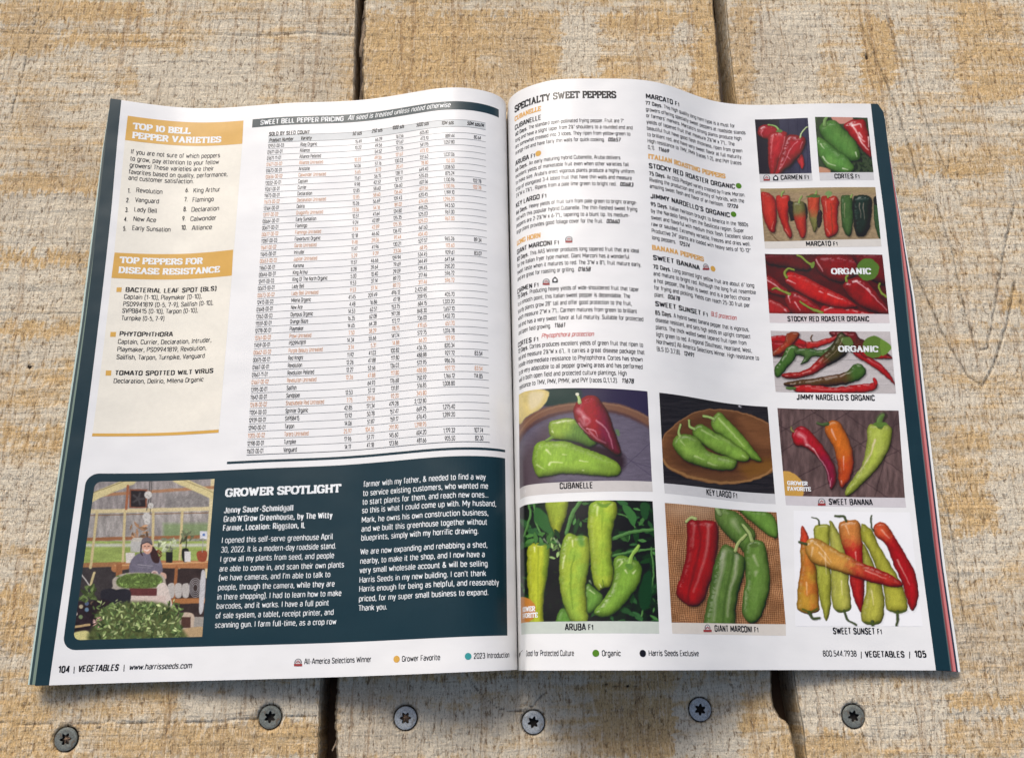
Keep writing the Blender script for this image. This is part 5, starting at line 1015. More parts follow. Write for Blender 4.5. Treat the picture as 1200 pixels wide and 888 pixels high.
def ph_jimmy(p):
    p.C[:] = np.array((186, 184, 184)); p.noise(.05, 120, 12, 4); p.line([(110, 625), (800, 610)], 3, (120, 120, 124), .6); p.line([(130, 690), (800, 668)], 2.5, (140, 138, 140), .6); p.line([(130, 760), (800, 750)], 2.5, (140, 138, 140), .5)
    R1 = (178, 34, 36); G1 = (66, 118, 44)
    p.pep([(430, 462), (560, 462), (600, 500), (720, 560), (770, 600), (700, 606), (580, 590), (480, 520)], (120, 30, 34), (60, 60, 36), gloss=.5)
    p.pep([(110, 488), (200, 485), (280, 505), (330, 540), (300, 545), (200, 525), (112, 520)], R1); p.pep([(112, 510), (260, 530), (340, 545), (300, 570), (160, 600), (118, 580)], (160, 32, 36))
    p.pep([(300, 520), (345, 515), (430, 495), (480, 480), (440, 520), (350, 552), (310, 556)], (184, 46, 42)); p.stem([(338, 515), (328, 500), (335, 480)], 8, (80, 50, 30), 4)
    p.pep([(200, 470), (260, 465), (262, 490), (200, 560), (130, 600), (120, 570), (180, 520)], (168, 60, 40), (112, 70, 36))
    p.pep([(200, 545), (240, 535), (262, 560), (240, 610), (190, 670), (150, 710), (130, 690), (135, 650), (170, 600)], G1, (50, 96, 40), gloss=.7)
    p.pep([(240, 560), (300, 550), (400, 560), (470, 500), (492, 465), (500, 480), (470, 560), (400, 600), (340, 600), (300, 630), (270, 640), (290, 600), (250, 590)], (58, 100, 46), (92, 128, 64), gloss=.5)
    p.pep([(480, 470), (520, 478), (560, 520), (530, 575), (480, 620), (400, 660), (320, 705), (220, 720), (172, 710), (180, 690), (300, 670), (380, 600), (440, 540)], (176, 44, 38), (70, 66, 34), grad=((330, 640), (470, 600)), gloss=.5)
    p.poly([(490, 500), (540, 490), (560, 530), (520, 540)], (84, 118, 54))
    p.pep([(560, 575), (620, 585), (700, 630), (760, 690), (792, 750), (770, 735), (700, 680), (630, 630), (580, 600)], (170, 34, 38), gloss=.5)
    p.pep([(600, 560), (760, 596), (780, 606), (700, 610), (620, 600)], (160, 34, 36), shadow=.2)
    p.pep([(185, 740), (300, 722), (420, 705), (520, 680), (570, 640), (605, 640), (630, 670), (620, 705), (560, 740), (450, 758), (300, 765), (200, 760)], (92, 66, 40), (64, 112, 44), grad=((470, 700), (600, 690)), gloss=.6)
    p.pep([(230, 762), (330, 752), (450, 765), (560, 755), (640, 745), (690, 742), (680, 775), (600, 795), (400, 800), (260, 795)], (182, 38, 38), gloss=.6); p.pep([(668, 716), (684, 720), (694, 748), (682, 760), (672, 740)], (182, 38, 38), shadow=0); p.stem([(240, 772), (215, 770), (198, 768)], 16, (60, 96, 42), 11)
    for q in ([(500, 500), (470, 560), (400, 630)], [(330, 770), (450, 780), (560, 770)], [(210, 560), (190, 600)], [(400, 715), (520, 695)], [(640, 610), (720, 660)]): p.hl(q, 5, .4, (236, 200, 196))
    disc(p, 672, 545, 61, (84, 124, 46)); p.poly([(710, 505), (745, 520), (770, 550), (745, 580), (715, 590)], (96, 144, 50))
# --- large photographs
def ph_cubanelle(p):
    p.C[:] = np.array((84, 79, 96)); p.noise(.12, 40, 12, 2)
    p.poly([(290, 20), (1100, 10), (1100, 240), (700, 150), (300, 160)], (54, 50, 76)); p.poly([(330, 40), (560, 35), (560, 130), (420, 160), (300, 150)], (34, 66, 54), .9, 14)
    p.line([(60, 480), (150, 310), (320, 205), (560, 165), (800, 170), (960, 215), (1130, 310)], 62, (122, 88, 70), 1, 8); p.line([(70, 520), (170, 340), (340, 240), (560, 198), (800, 204), (960, 255), (1120, 350)], 22, (88, 62, 60), .9, 9); p.line([(70, 470), (160, 300), (320, 190), (560, 146), (800, 150), (960, 195), (1120, 270)], 8, (150, 118, 92), .7, 5)
    p.poly([(110, 520), (200, 350), (400, 240), (560, 215), (800, 222), (960, 270), (1120, 380), (1120, 720), (400, 720), (110, 800)], (102, 97, 114), .9, 14, tex=(.22, 50, 12)); p.poly([(110, 560), (240, 380), (350, 330), (350, 700), (110, 790)], (76, 60, 62), .6, 50)
    p.poly([(110, 60), (330, 50), (290, 170), (180, 235), (110, 290)], (208, 192, 122), 1, 5, tex=(.2, 40, 60)); p.poly([(190, 70), (300, 62), (270, 150), (200, 190)], (214, 206, 176), .7, 14)
    for q in ([(870, 640), (1090, 440)], [(880, 520), (1100, 680)], [(960, 575), (1100, 620)]): p.line(q, 4, (66, 60, 84), .7, 2)
    p.poly([(480, 420), (860, 500), (860, 640), (500, 480)], (40, 26, 30), .8, 22)
    p.pep([(336, 320), (350, 280), (420, 260), (500, 256), (600, 300), (700, 420), (650, 470), (560, 440), (440, 420), (370, 410), (340, 370)], (134, 178, 58), (84, 134, 48), grad=((420, 300), (560, 400)), r=70, gloss=.5)
    p.pep([(240, 450), (290, 420), (370, 425), (470, 425), (560, 460), (700, 510), (810, 560), (868, 610), (872, 660), (820, 688), (700, 684), (560, 672), (440, 668), (340, 685), (265, 692), (228, 640), (214, 570), (222, 490)], (136, 190, 56), (118, 172, 50), r=90, gloss=.4)
    p.pep([(520, 190), (540, 140), (590, 100), (640, 82), (690, 92), (740, 150), (790, 240), (820, 330), (850, 420), (876, 500), (862, 528), (820, 520), (740, 460), (650, 410), (580, 330), (530, 260)], (158, 30, 42), (122, 34, 62), grad=((620, 200), (800, 200)), r=100, gloss=.3)
    p.stem([(565, 135), (560, 105), (550, 78)], 26, (142, 172, 104), 14); disc(p, 550, 74, 13, (214, 220, 196)); p.stem([(320, 420), (345, 405), (365, 395)], 20, (90, 130, 50), 26)
    p.poly([(830, 335), (860, 345), (862, 385), (842, 380)], (90, 120, 84))
    for q, w_, a in (([(560, 200), (590, 230), (600, 300), (570, 260)], 34, .55), ([(600, 240), (640, 270), (620, 300)], 26, .5), ([(690, 270), (760, 330), (800, 420), (815, 480)], 12, .6), ([(640, 350), (690, 400), (760, 440)], 16, .5), ([(620, 330), (680, 350), (700, 390)], 10, .7), ([(560, 290), (600, 340), (640, 370)], 10, .6)): p.hl(q, w_, a, (226, 186, 190))
    for q, w_, a in (([(320, 490), (350, 520)], 14, .75), ([(340, 600), (360, 580), (440, 582)], 14, .8), ([(250, 600), (300, 630)], 12, .5), ([(440, 520), (470, 524)], 10, .5), ([(565, 568), (630, 576)], 8, .7), ([(590, 640), (600, 642)], 10, .6), ([(400, 285), (450, 275), (520, 270)], 14, .6), ([(360, 350), (372, 360)], 10, .8)): p.hl(q, w_, a, (232, 244, 196))
    p.poly([(700, 590), (790, 600), (850, 640), (800, 650), (720, 620)], (80, 110, 40), .4, 20)
def ph_keylargo(p):
    p.C[:] = np.array((48, 46, 48)); p.noise(.3, 90, 5, 3)
    for y in (80, 120, 400, 440, 480): p.line([(40, y - 20), (600, y + 40)], 2, (26, 26, 32), .8)
    p.poly([(62, 290), (80, 230), (180, 150), (290, 118), (430, 130), (560, 180), (600, 260), (610, 380), (520, 440), (380, 470), (220, 450), (100, 400), (68, 340)], (112, 76, 48), 1, 2, tex=(.35, 120, 16))
    p.poly([(90, 300), (110, 240), (200, 170), (300, 140), (430, 150), (540, 195), (590, 270), (590, 360), (500, 410), (370, 435), (220, 420), (120, 370)], (92, 60, 40), .8, 16, tex=(.35, 110, 14))
    p.poly([(420, 150), (540, 190), (590, 270), (540, 300), (460, 240)], (128, 86, 54), .7, 20, tex=(.3, 60, 10)); p.poly([(430, 380), (560, 350), (600, 390), (480, 440)], (132, 92, 36), .6, 18)
    p.line([(66, 350), (100, 392), (220, 440), (380, 462), (520, 436), (600, 380)], 11, (150, 110, 66), 1, 2.5); p.line([(64, 290), (80, 235), (180, 152), (290, 120), (430, 132), (560, 182)], 5, (150, 108, 72), .8, 2)
    G1 = (124, 180, 62); G2 = (92, 148, 48)
    p.pep([(295, 175), (315, 138), (340, 135), (380, 175), (440, 240), (490, 300), (528, 350), (522, 362), (480, 350), (420, 300), (350, 250), (305, 215)], G1, G2, r=34, gloss=.6)
    p.pep([(205, 215), (230, 192), (265, 195), (320, 230), (400, 275), (460, 320), (474, 348), (450, 362), (400, 355), (320, 320), (250, 280), (212, 245)], G1, G2, r=34, gloss=.5)
    p.pep([(112, 275), (130, 242), (180, 232), (230, 255), (275, 310), (340, 335), (400, 350), (414, 372), (390, 402), (320, 402), (240, 385), (170, 355), (125, 310)], (134, 188, 70), G2, r=50, gloss=.5)
    for q in ([(150, 245), (142, 220), (152, 190)], [(215, 212), (195, 200), (190, 170)], [(308, 165), (285, 155), (260, 148)]): p.stem(q, 13, (128, 166, 84), 8)
    for q in ([(330, 160), (400, 240), (450, 290)], [(250, 215), (330, 260)], [(150, 265), (170, 285)], [(215, 340), (260, 355)], [(280, 370), (320, 380)], [(440, 335), (455, 345)]): p.hl(q, 8, .5, (220, 240, 180))
    p.hl([(425, 102), (434, 108)], 9, .9, (220, 228, 236))
def ph_banana(p):
    p.C[:] = np.array((98, 80, 78)); p.noise(.3, 14, 60, 5)
    for q in ([(610, 230), (800, 120)], [(600, 330), (960, 120)], [(620, 480), (1180, 180)], [(700, 530), (1200, 300)], [(900, 120), (1190, 330)], [(600, 180), (1120, 530)], [(760, 120), (1200, 420)], [(1170, 120), (1060, 530)], [(620, 120), (640, 530)]): p.line(q, 4, (52, 40, 42), .55, 2)
    p.poly([(850, 120), (1190, 120), (1190, 300), (1000, 200)], (70, 56, 58), .35, 40)
    p.pep([(672, 235), (690, 205), (722, 198), (760, 225), (810, 280), (850, 340), (878, 410), (876, 470), (856, 494), (845, 460), (830, 400), (790, 340), (740, 300), (690, 285), (674, 260)], (176, 34, 44), (140, 30, 62), grad=((760, 260), (860, 420)), r=30, gloss=.5)
    p.pep([(826, 215), (835, 185), (870, 170), (900, 185), (930, 240), (955, 310), (962, 380), (945, 440), (918, 480), (900, 482), (890, 440), (885, 370), (868, 300), (840, 250)], (204, 108, 36), (190, 74, 34), grad=((880, 250), (930, 440)), r=34, gloss=.5)
    p.pep([(1030, 200), (1060, 188), (1110, 188), (1140, 210), (1135, 270), (1110, 340), (1060, 410), (1000, 470), (945, 520), (922, 522), (925, 490), (960, 440), (1000, 380), (1020, 300)], (160, 184, 66), (178, 198, 90), r=44, gloss=.35)
    p.stem([(680, 222), (668, 212), (668, 200)], 9, (110, 108, 60), 5); p.stem([(840, 185), (815, 188), (792, 182)], 16, (58, 84, 44), 9); p.stem([(1085, 192), (1085, 170), (1100, 148)], 34, (74, 112, 48), 14); p.poly([(1052, 190), (1068, 178), (1104, 178), (1118, 192), (1085, 198)], (84, 128, 50))
    for q, w_ in (([(705, 235), (730, 250), (740, 280)], 20), ([(770, 300), (800, 345), (835, 400), (850, 460)], 6), ([(740, 285), (775, 305)], 9), ([(860, 210), (870, 240), (880, 262)], 7), ([(915, 340), (912, 400)], 5), ([(905, 455), (908, 470)], 6), ([(1060, 260), (1040, 330), (990, 410)], 9), ([(852, 480), (856, 440)], 5)): p.hl(q, w_, .6, (240, 208, 210))
    disc(p, 640, 495, 88, (200, 156, 72))
def ph_aruba(p):
    p.C[:] = np.array((26, 42, 30)); p.noise(.5, 50, 50, 6); p.leaves(130, (30, 20, 740, 630), (36, 78, 40), 64, 12); p.leaves(60, (30, 20, 740, 630), (54, 108, 50), 40, 13); p.poly([(160, 330), (260, 300), (250, 620), (170, 620)], (34, 30, 32), .8, 20)
    for q, w_ in (([(270, 190), (300, 90), (340, 30)], 18), ([(500, 215), (600, 180), (720, 170)], 16), ([(500, 300), (620, 275), (720, 265)], 12), ([(60, 200), (90, 100), (80, 30)], 12), ([(110, 40), (120, 140), (150, 200)], 10), ([(690, 260), (700, 420), (640, 600)], 8), ([(520, 90), (570, 110), (610, 160)], 7)): p.stem(q, w_, (62, 118, 54))
    p.poly([(548, 50), (580, 55), (615, 100), (605, 155), (570, 110)], (52, 120, 54)); p.poly([(640, 40), (680, 50), (670, 120), (640, 100)], (38, 84, 44)); p.poly([(120, 60), (180, 110), (210, 200), (150, 170), (110, 120)], (44, 104, 46), 1, 3); p.poly([(650, 400), (690, 380), (690, 520), (650, 570), (625, 500)], (30, 70, 40), 1, 4)
    p.pep([(168, 20), (270, 20), (276, 80), (250, 160), (225, 205), (200, 170), (178, 110)], (168, 188, 50), (120, 160, 48), r=44, gloss=.3)
    p.pep([(80, 250), (110, 235), (160, 240), (188, 260), (184, 350), (165, 460), (155, 560), (152, 660), (85, 660), (88, 560), (76, 440), (74, 330)], (178, 196, 48), (130, 170, 42), grad=((130, 400), (180, 400)), r=46, gloss=.4)
    p.leaves(16, (80, 190, 240, 250), (52, 104, 44), 60, 31); p.leaves(10, (190, 210, 240, 310), (120, 160, 90), 30, 33)
    p.pep([(355, 470), (380, 440), (420, 470), (450, 500), (440, 540), (380, 590), (350, 560)], (96, 160, 56), gloss=.5); p.pep([(215, 620), (250, 560), (300, 600), (300, 660), (215, 660)], (84, 150, 50), gloss=.3)
    p.pep([(505, 320), (540, 298), (590, 310), (635, 340), (645, 390), (625, 450), (575, 520), (520, 580), (460, 606), (415, 595), (408, 570), (440, 530), (480, 470), (500, 400)], (118, 176, 56), (96, 156, 50), r=60, gloss=.6)
    p.pep([(262, 205), (290, 188), (325, 200), (372, 205), (388, 260), (382, 360), (365, 460), (372, 560), (375, 630), (320, 640), (280, 600), (245, 500), (232, 380), (238, 280)], (140, 188, 58), (178, 198, 56), r=56, gloss=.6)
    p.pep([(385, 50), (420, 25), (470, 22), (515, 40), (520, 90), (498, 180), (495, 300), (502, 400), (490, 450), (455, 462), (430, 475), (400, 420), (388, 300), (376, 180), (376, 100)], (146, 194, 54), (188, 206, 62), r=60, gloss=.5)
    p.line([(310, 300), (290, 400), (300, 560)], 7, (92, 136, 36), .6, 4); p.line([(340, 210), (345, 240)], 30, (78, 148, 56), .8, 8); p.line([(450, 60), (446, 220), (450, 400)], 6, (108, 150, 40), .4, 5); p.line([(455, 460), (448, 420)], 5, (70, 110, 36), .7); p.line([(128, 260), (130, 400), (125, 600)], 5, (110, 140, 30), .45, 4)
    p.stem([(578, 350), (595, 300), (628, 252)], 18, (120, 172, 66), 14); p.poly([(560, 345), (585, 338), (600, 355), (580, 368)], (84, 140, 52)); p.poly([(420, 35), (455, 45), (490, 35), (470, 60), (440, 58)], (96, 150, 48), .8)
    for q, w_ in (([(300, 225), (300, 255)], 9), ([(425, 60), (420, 100)], 12), ([(545, 330), (530, 350)], 10), ([(560, 372), (572, 384)], 9), ([(600, 385), (612, 372)], 9), ([(440, 455), (432, 440)], 6), ([(110, 258), (112, 280)], 9), ([(385, 470), (410, 490)], 6), ([(260, 300), (250, 360)], 8)): p.hl(q, w_, .7, (236, 246, 200))
    for q in ([(205, 215), (225, 235)], [(225, 225), (240, 245)], [(160, 215), (175, 235)], [(385, 425), (395, 440)]): p.hl(q, 8, .6, (200, 216, 180))
    disc(p, 52, 570, 66, (196, 128, 56))
def ph_marconi(p):
    X, Y = p.X, p.Y; p.C[:] = np.array((176, 128, 84)); p.noise(.25, 60, 60, 2)
    a = .5 + .5 * np.sin(2 * math.pi * (X + 5 * np.sin(Y / 40)) / 10.5); b = .5 + .5 * np.sin(2 * math.pi * (Y + 4 * np.sin(X / 50)) / 9.5); g = np.clip(1.25 - (a + b) * .9, 0, 1) * .75
    p.over(g, (78, 44, 28)); p.over(sm(.6, 1, a * (.5 + b * .5)) * .5 * sm(.4, .6, fbm(X / 60, Y / 30, 4)), (228, 196, 156)); p.poly([(40, 30), (290, 40), (260, 120), (60, 110)], (208, 182, 150), .45, 40)
    p.pep([(290, 70), (330, 58), (400, 90), (450, 140), (490, 200), (450, 290), (400, 250), (340, 190), (295, 130)], (92, 140, 56), (120, 160, 74), r=60, gloss=.5)
    p.pep([(390, 60), (480, 72), (560, 90), (598, 150), (596, 210), (560, 205), (490, 150), (420, 90)], (96, 154, 56), r=40, gloss=.3)
    p.pep([(150, 135), (175, 120), (215, 128), (250, 124), (290, 135), (304, 180), (298, 260), (285, 360), (262, 440), (230, 520), (190, 552), (150, 545), (105, 505), (95, 460), (120, 400), (142, 300), (150, 210)], (178, 34, 34), (160, 26, 30), r=60, gloss=.4)
    p.line([(205, 140), (215, 230), (190, 350), (160, 460), (152, 540)], 9, (104, 16, 20), .6, 6)
    p.pep([(440, 240), (470, 222), (515, 226), (540, 260), (552, 340), (560, 430), (545, 520), (515, 600), (480, 635), (445, 625), (424, 580), (425, 500), (440, 420), (432, 320)], (90, 140, 52), (112, 158, 72), r=56, gloss=.6)
    p.pep([(300, 300), (320, 255), (345, 246), (375, 262), (410, 290), (435, 320), (430, 400), (405, 480), (390, 570), (375, 660), (240, 660), (245, 560), (262, 470), (275, 380)], (96, 140, 58), (74, 120, 46), r=66, gloss=.7)
    p.line([(378, 290), (365, 380), (340, 500), (325, 640)], 10, (60, 96, 36), .7, 6)
    p.stem([(388, 275), (400, 240), (440, 195)], 16, (150, 172, 100), 12); p.stem([(470, 225), (455, 185), (428, 148)], 20, (132, 158, 90), 13); p.stem([(190, 118), (165, 112), (145, 130)], 17, (150, 170, 100), 14); p.poly([(455, 250), (480, 238), (505, 252), (480, 262)], (84, 118, 52)); p.stem([(300, 68), (310, 90)], 22, (120, 150, 90))
    for q, w_, a_ in (([(335, 280), (318, 380), (292, 500), (280, 620)], 22, .5), ([(395, 300), (385, 400), (360, 480), (350, 600)], 18, .5), ([(255, 150), (248, 260), (215, 380), (180, 480)], 16, .35), ([(185, 150), (176, 260)], 14, .3), ([(480, 300), (500, 350)], 14, .45), ([(490, 380), (488, 400)], 14, .45), ([(380, 130), (410, 180)], 26, .35), ([(440, 480), (436, 560)], 10, .35)): p.hl(q, w_, a_, (226, 220, 206))
def ph_sunset(p):
    p.C[:] = np.array((232, 240, 242))
    G = (176, 182, 70); R1 = (184, 44, 40); O1 = (206, 112, 50)
    p.shadow0 = 0
    p.pep([(120, 130), (128, 112), (150, 140), (162, 175), (150, 240), (120, 230)], (204, 70, 44), shadow=0)
    p.pep([(184, 120), (215, 102), (260, 108), (265, 160), (262, 260), (270, 380), (270, 500), (258, 560), (246, 580), (228, 530), (205, 430), (192, 300), (190, 200)], (172, 180, 66), (160, 168, 56), r=36, shadow=0, gloss=.5)
    p.pep([(120, 200), (160, 210), (192, 300), (205, 420), (212, 500), (208, 530), (160, 548), (112, 530), (102, 500), (104, 420), (118, 320)], (196, 150, 52), (206, 88, 44), r=46, shadow=0, gloss=.5)
    p.pep([(262, 100), (274, 88), (300, 130), (330, 190), (350, 290), (360, 400), (370, 490), (362, 525), (330, 540), (290, 528), (275, 480), (270, 380), (268, 260)], (176, 182, 74), (186, 186, 86), r=44, shadow=0, gloss=.4)
    p.pep([(305, 110), (330, 85), (385, 80), (412, 100), (425, 180), (432, 280), (436, 380), (432, 480), (420, 538), (395, 500), (370, 420), (352, 300), (322, 190)], (206, 130, 62), (186, 44, 40), grad=((360, 110), (395, 290)), r=48, shadow=.15, gloss=.6)
    p.pep([(418, 110), (428, 98), (470, 130), (510, 210), (560, 290), (610, 380), (640, 460), (650, 520), (620, 538), (560, 532), (540, 500), (530, 420), (500, 330), (460, 240), (425, 180)], (178, 180, 62), (170, 172, 58), r=46, shadow=.12, gloss=.5)
    p.pep([(425, 200), (455, 240), (495, 330), (520, 400), (534, 480), (530, 560), (510, 592), (460, 600), (425, 580), (420, 530), (440, 450), (445, 380), (430, 300)], (176, 178, 68), (166, 170, 62), r=50, shadow=.1, gloss=.4)
    p.pep([(482, 110), (510, 90), (540, 100), (570, 140), (610, 200), (650, 270), (685, 340), (704, 420), (700, 480), (682, 524), (664, 520), (640, 460), (620, 390), (580, 300), (555, 230), (530, 190), (488, 158)], (208, 84, 48), (176, 34, 38), grad=((510, 110), (590, 240)), r=38, shadow=.12, gloss=.6)
    p.pep([(144, 200), (165, 172), (195, 172), (260, 205), (330, 245), (420, 290), (510, 325), (590, 365), (622, 395), (612, 412), (560, 410), (460, 385), (350, 350), (250, 318), (180, 290), (148, 245)], (208, 152, 66), (188, 54, 44), grad=((260, 240), (520, 360)), r=44, shadow=.3, gloss=.8)
    K = (58, 72, 42)
    for q, w_ in (([(212, 104), (205, 80), (175, 66)], 8), ([(345, 84), (330, 62), (292, 60)], 13), ([(480, 135), (468, 110), (470, 60)], 9), ([(148, 198), (130, 196), (112, 190)], 12), ([(160, 535), (180, 568), (214, 566)], 15), ([(335, 530), (355, 575), (394, 600)], 12), ([(598, 535), (600, 570), (594, 602)], 14), ([(475, 585), (476, 602)], 20)): p.stem(q, w_, K, w_ * .7)
    for q in ([(130, 520), (165, 535), (200, 518)], [(300, 528), (335, 535), (362, 518)], [(565, 530), (600, 540), (640, 528)], [(440, 585), (475, 595), (505, 585)]): p.line(q, 9, (72, 92, 40), .9, 3)
    for q, w_ in (([(190, 195), (230, 230), (270, 290)], 7), ([(180, 215), (172, 260)], 9), ([(210, 240), (260, 300)], 8), ([(345, 110), (360, 150)], 8), ([(520, 130), (560, 170)], 8), ([(150, 390), (150, 450)], 7), ([(240, 240), (245, 350)], 6), ([(320, 380), (325, 450)], 7), ([(470, 430), (480, 500)], 8), ([(600, 280), (660, 400)], 7), ([(440, 330), (540, 370)], 7), ([(390, 240), (395, 280)], 7)): p.hl(q, w_, .5, (248, 232, 210))
def ph_greenhouse(p):
    X, Y = p.X, p.Y; p.C[:] = np.array((150, 148, 140))
    WD = (196, 182, 132); BR = (150, 98, 62)
    p.rect(240, 60, 740, 190, (146, 142, 140), tex=(.5, 10, 60)); p.rect(170, 190, 740, 310, (152, 150, 146), tex=(.6, 16, 50)); p.rect(170, 308, 740, 400, (140, 168, 82), tex=(.25, 60, 8)); p.rect(170, 318, 740, 330, (196, 200, 196), .8, 4); p.rect(530, 240, 740, 300, (110, 150, 84), .7, 8)
    p.rect(540, 130, 740, 180, (120, 120, 118), .6, 10, tex=(.7, 12, 10))
    p.rect(150, 400, 400, 720, (62, 58, 58), tex=(.3, 30, 30)); p.rect(520, 410, 740, 600, (58, 48, 46), tex=(.4, 30, 30))
    p.line([(170, 303), (740, 290)], 13, BR, .95, 2); p.line([(180, 402), (390, 396)], 18, (156, 112, 72), 1, 2); p.line([(170, 196), (740, 183)], 15, (204, 192, 146), 1, 2); p.line([(210, 210), (740, 198)], 4, (120, 84, 52), .7)
    for x0, x1 in ((276, 250), (382, 374), (492, 488), (604, 592)): p.line([(x0, 195), (x1, 410)], 10, WD, 1, 1.5)
    p.line([(725, 70), (700, 440)], 22, (206, 196, 150), 1, 2); p.line([(265, 430), (250, 480)], 9, WD, 1)
    p.line([(300, 130), (740, 100)], 12, (168, 120, 82), .9, 2); p.line([(236, 152), (300, 120), (410, 76)], 30, (206, 196, 140), 1, 2); p.line([(240, 130), (400, 70)], 3, (120, 110, 70), .8); p.line([(580, 68), (740, 140)], 30, (204, 194, 138), 1, 2); p.line([(600, 70), (740, 128)], 3, (130, 116, 80), .7); p.line([(394, 96), (388, 184)], 10, (160, 98, 66), 1)
    p.rect(400, 108, 468, 180, (132, 78, 56)); p.rect(406, 114, 462, 176, (42, 38, 40)); 
    for a in np.linspace(0, 2 * math.pi, 6)[:-1]: p.line([(434, 145), (434 + 22 * math.cos(a), 145 + 22 * math.sin(a))], 8, (74, 72, 74), .9, 3)
    p.line([(478, 70), (476, 140), (466, 190)], 3, (60, 60, 60), .9); p.line([(486, 70), (480, 200)], 2.5, (50, 50, 50), .9)
    for x, y, r in ((472, 130, 15), (482, 172, 11), (466, 215, 16), (468, 232, 12)): disc(p, x, y, r, (196, 198, 192)); p.line([(x - r * .4, y), (x + r * .3, y + r * .5)], 3, (140, 138, 130), .7)
    p.line([(345, 412), (430, 398), (700, 398)], 30, (172, 116, 72), 1, 2); p.line([(345, 402), (700, 388)], 6, (206, 160, 108), .9); p.line([(560, 540), (700, 536)], 20, (168, 112, 66), 1, 2); p.line([(582, 410), (570, 540)], 12, (150, 96, 58), 1); p.rect(348, 396, 372, 460, (150, 98, 60))
    p.leaves(16, (400, 240, 470, 300), (150, 116, 84), 24, 3); p.poly([(410, 300), (455, 298), (450, 345), (414, 345)], (186, 184, 172)); p.leaves(26, (500, 300, 590, 345), (150, 166, 130), 24, 5); p.leaves(20, (600, 260, 650, 310), (92, 104, 74), 20, 6)
    p.line([(620, 290), (618, 345)], 4, (60, 70, 40)); p.rect(540, 350, 566, 390, (34, 36, 34)); p.poly([(602, 340), (628, 340), (624, 384), (606, 384)], (36, 38, 36)); p.rect(612, 348, 636, 388, (204, 206, 206)); p.rect(386, 352, 420, 392, (206, 204, 196)); p.rect(404, 310, 450, 350, (176, 180, 176), .8)
    p.poly([(660, 350), (698, 348), (694, 384), (666, 384)], (150, 72, 48)); p.rect(672, 270, 700, 300, (206, 214, 220)); p.line([(684, 298), (680, 350)], 3, (150, 150, 140)); disc(p, 687, 284, 5, (74, 120, 178)); p.leaves(6, (505, 340, 530, 380), (120, 60, 40), 22, 8)
    for x in (560, 588, 616): p.poly([(x - 12, 476), (x + 12, 474), (x + 11, 522), (x - 11, 522)], (178, 176, 170)); 
    for r in (30, 24, 18, 12): 
        a = np.linspace(0, 2 * math.pi, 20); p.line(np.stack([654 + r * .8 * np.cos(a), 488 + r * 1.2 * np.sin(a)], 1), 2.5, (176, 180, 184), .8)
    p.poly([(676, 430), (694, 440), (684, 570), (668, 576)], (186, 190, 192)); p.line([(210, 430), (240, 470), (260, 500)], 4, (196, 196, 190))
    # the grower behind the seed trays
    p.poly([(400, 425), (405, 385), (430, 358), (466, 350), (505, 358), (524, 395), (526, 430), (500, 446), (430, 440)], (106, 104, 120), 1, 2, tex=(.2, 14, 14)); p.line([(432, 398), (490, 404)], 2.5, (176, 176, 184), .7); p.line([(436, 408), (482, 412)], 2, (166, 166, 176), .6); p.poly([(482, 330), (498, 335), (514, 368), (512, 392), (492, 388), (480, 360)], (58, 38, 38))
    p.poly([(448, 322), (456, 312), (478, 312), (488, 326), (486, 346), (470, 358), (452, 346)], (206, 160, 136)); p.poly([(446, 320), (450, 300), (466, 292), (484, 300), (488, 322), (468, 314)], (104, 98, 102)); p.line([(446, 320), (470, 312), (488, 322)], 4, (70, 64, 68)); p.line([(458, 341), (468, 345), (477, 340)], 3, (240, 236, 232)); p.line([(458, 328), (462, 328)], 2.5, (50, 36, 30)); p.line([(472, 328), (477, 328)], 2.5, (50, 36, 30)); p.line([(466, 330), (467, 336)], 1.6, (178, 122, 100)); p.line([(446, 324), (444, 350), (450, 362)], 5, (58, 40, 38))
    p.poly([(520, 430), (540, 434), (542, 452), (524, 454)], (196, 160, 140)); disc(p, 497, 436, 14, (200, 180, 172)); disc(p, 497, 436, 8, (150, 96, 90))
    p.poly([(340, 450), (400, 430), (520, 436), (540, 480), (530, 500), (350, 495), (336, 480)], (170, 164, 150), 1, 2); p.poly([(355, 452), (420, 432), (515, 440), (520, 480), (440, 492), (360, 484)], (84, 112, 52), 1, 3, tex=(.7, 6, 6)); p.leaves(60, (355, 436, 520, 486), (98, 132, 62), 15, 14)
    p.poly([(520, 470), (545, 480), (566, 560), (570, 600), (500, 600), (500, 500)], (206, 196, 186)); p.rect(400, 490, 505, 520, (98, 52, 52)); p.rect(405, 518, 540, 590, (202, 186, 176)); 
    for x in (322, 376): p.poly([(x - 30, 500), (x + 26, 498), (x + 20, 560), (x - 22, 560)], (44, 44, 50), 1, 2)
    p.rect(180, 540, 290, 660, (46, 38, 42), tex=(.5, 12, 12)); 
    for x, y, c_ in ((214, 560, (170, 160, 130)), (236, 572, (90, 130, 150)), (258, 548, (140, 120, 90)), (192, 588, (190, 180, 170)), (212, 600, (110, 140, 90)), (236, 548, (80, 100, 130))): disc(p, x, y, 8, c_)
    p.poly([(260, 540), (330, 545), (330, 620), (280, 650), (250, 600)], (44, 34, 38), 1, 5, tex=(.6, 10, 10)); p.line([(180, 640), (245, 630)], 9, (184, 158, 110)); p.poly([(180, 665), (240, 655), (250, 700), (190, 700)], (204, 200, 130), 1, 3); p.leaves(30, (205, 478, 268, 540), (84, 110, 58), 26, 41)
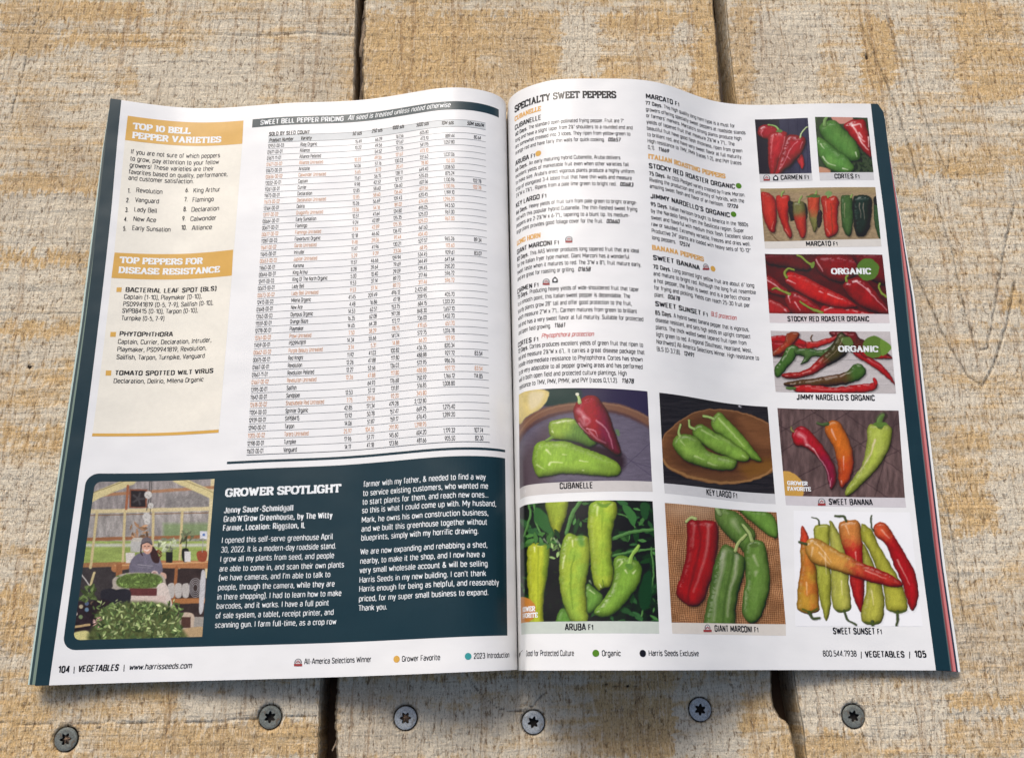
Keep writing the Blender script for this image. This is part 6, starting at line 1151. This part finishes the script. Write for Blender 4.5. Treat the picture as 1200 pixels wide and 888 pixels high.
    p.poly([(590, 590), (646, 590), (640, 660), (596, 650)], (186, 170, 150)); p.rect(600, 600, 636, 642, (80, 56, 48)); p.poly([(600, 650), (690, 640), (690, 690), (600, 690)], (176, 152, 112)); p.poly([(290, 570), (420, 540), (560, 560), (600, 640), (600, 700), (260, 700), (270, 620)], (78, 92, 50), 1, 8, tex=(.6, 10, 10)); p.leaves(16, (262, 596, 292, 640), (206, 160, 150), 14, 51)
    p.leaves(170, (258, 548, 600, 692), (66, 92, 48), 24, 19); p.leaves(150, (262, 545, 598, 690), (104, 132, 72), 19, 29); p.leaves(80, (280, 535, 590, 680), (160, 182, 118), 15, 23)
    p.C[:] = p.C * .96 + 4
photo('L', [(111.5, 564.3), (251.5, 560.7), (236.9, 745.4), (85.7, 750)], (30, 540), 3.287, ph_greenhouse, 'photograph of a grower in a grey hoodie behind seedlings in a greenhouse', corner_r=.0028)
OE, SE = (870, 110), 4.674
photo('R', [(884.6, 140.2), (946.6, 138.3), (951.3, 203), (889.7, 204)], OE, SE, ph_carmen, 'photograph of three dark red peppers on slate')
photo('R', [(955, 137.2), (1016.6, 138.2), (1023.6, 202), (960, 202.5)], OE, SE, ph_cortes, 'photograph of two green peppers and a red one')
photo('R', [(890.8, 221), (1025.8, 219.5), (1032, 280), (895.7, 283)], OE, SE, ph_marcato, 'photograph of a row of red and green peppers')
photo('R', [(896.3, 297.5), (1034, 298.5), (1041.5, 368), (901.4, 367)], (880, 290), 4.675, ph_stocky, 'photograph of glossy red peppers filling the frame')
photo('R', [(903, 387.5), (1043, 388.5), (1050, 461), (909, 459)], (880, 290), 4.675, ph_jimmy, 'photograph of long thin red and green peppers')
photo('R', [(608, 462.5), (758.7, 458.5), (764, 564), (609, 572.5)], (590, 450), 6.344, ph_cubanelle, 'photograph of two green peppers and a red one in a bowl')
photo('R', [(772.5, 460), (899.5, 476.5), (908, 578.5), (778, 566)], (760, 450), 4.0, ph_keylargo, 'photograph of three pale green peppers on a wooden plate')
photo('R', [(911, 478), (1053, 481), (1060.5, 583), (920, 580.5)], (760, 450), 4.0, ph_banana, 'photograph of a red, an orange and a lime pepper on wood')
photo('R', [(609, 595), (764.8, 587), (772, 728), (610.6, 730)], (600, 580), 4.228, ph_aruba, 'photograph of lime green peppers hanging on the plant')
photo('R', [(779, 589), (910, 600), (920.8, 731), (787, 729)], (770, 580), 4.231, ph_marconi, 'photograph of red and green peppers on burlap')
photo('R', [(930, 598), (1066, 600), (1081.5, 733.5), (932, 733.5)], (910, 590), 4.227, ph_sunset, 'cut-out photograph of crossed yellow, orange and red peppers')
p = Print('R')
for t, x0, y0, x1, y1, h in (('ORGANIC', 974.8, 321.4, 1021.2, 321, 6.6), ('ORGANIC', 983.1, 412.4, 1029.7, 411.8, 6.6), ('GROWER', 923, 568, 946.8, 568.4, 4.4), ('FAVORITE', 923, 574.6, 950.5, 575, 4.4), ('GROWER', 612.5, 716.4, 627.2, 716, 5.4), ('FAVORITE', 612.5, 723.8, 630.3, 723.4, 5.4)): p.text(t, x0, y0, x1, y1, h=h, font='s')
p.build('photo_lettering', I_WHITE, pgR, .00009)
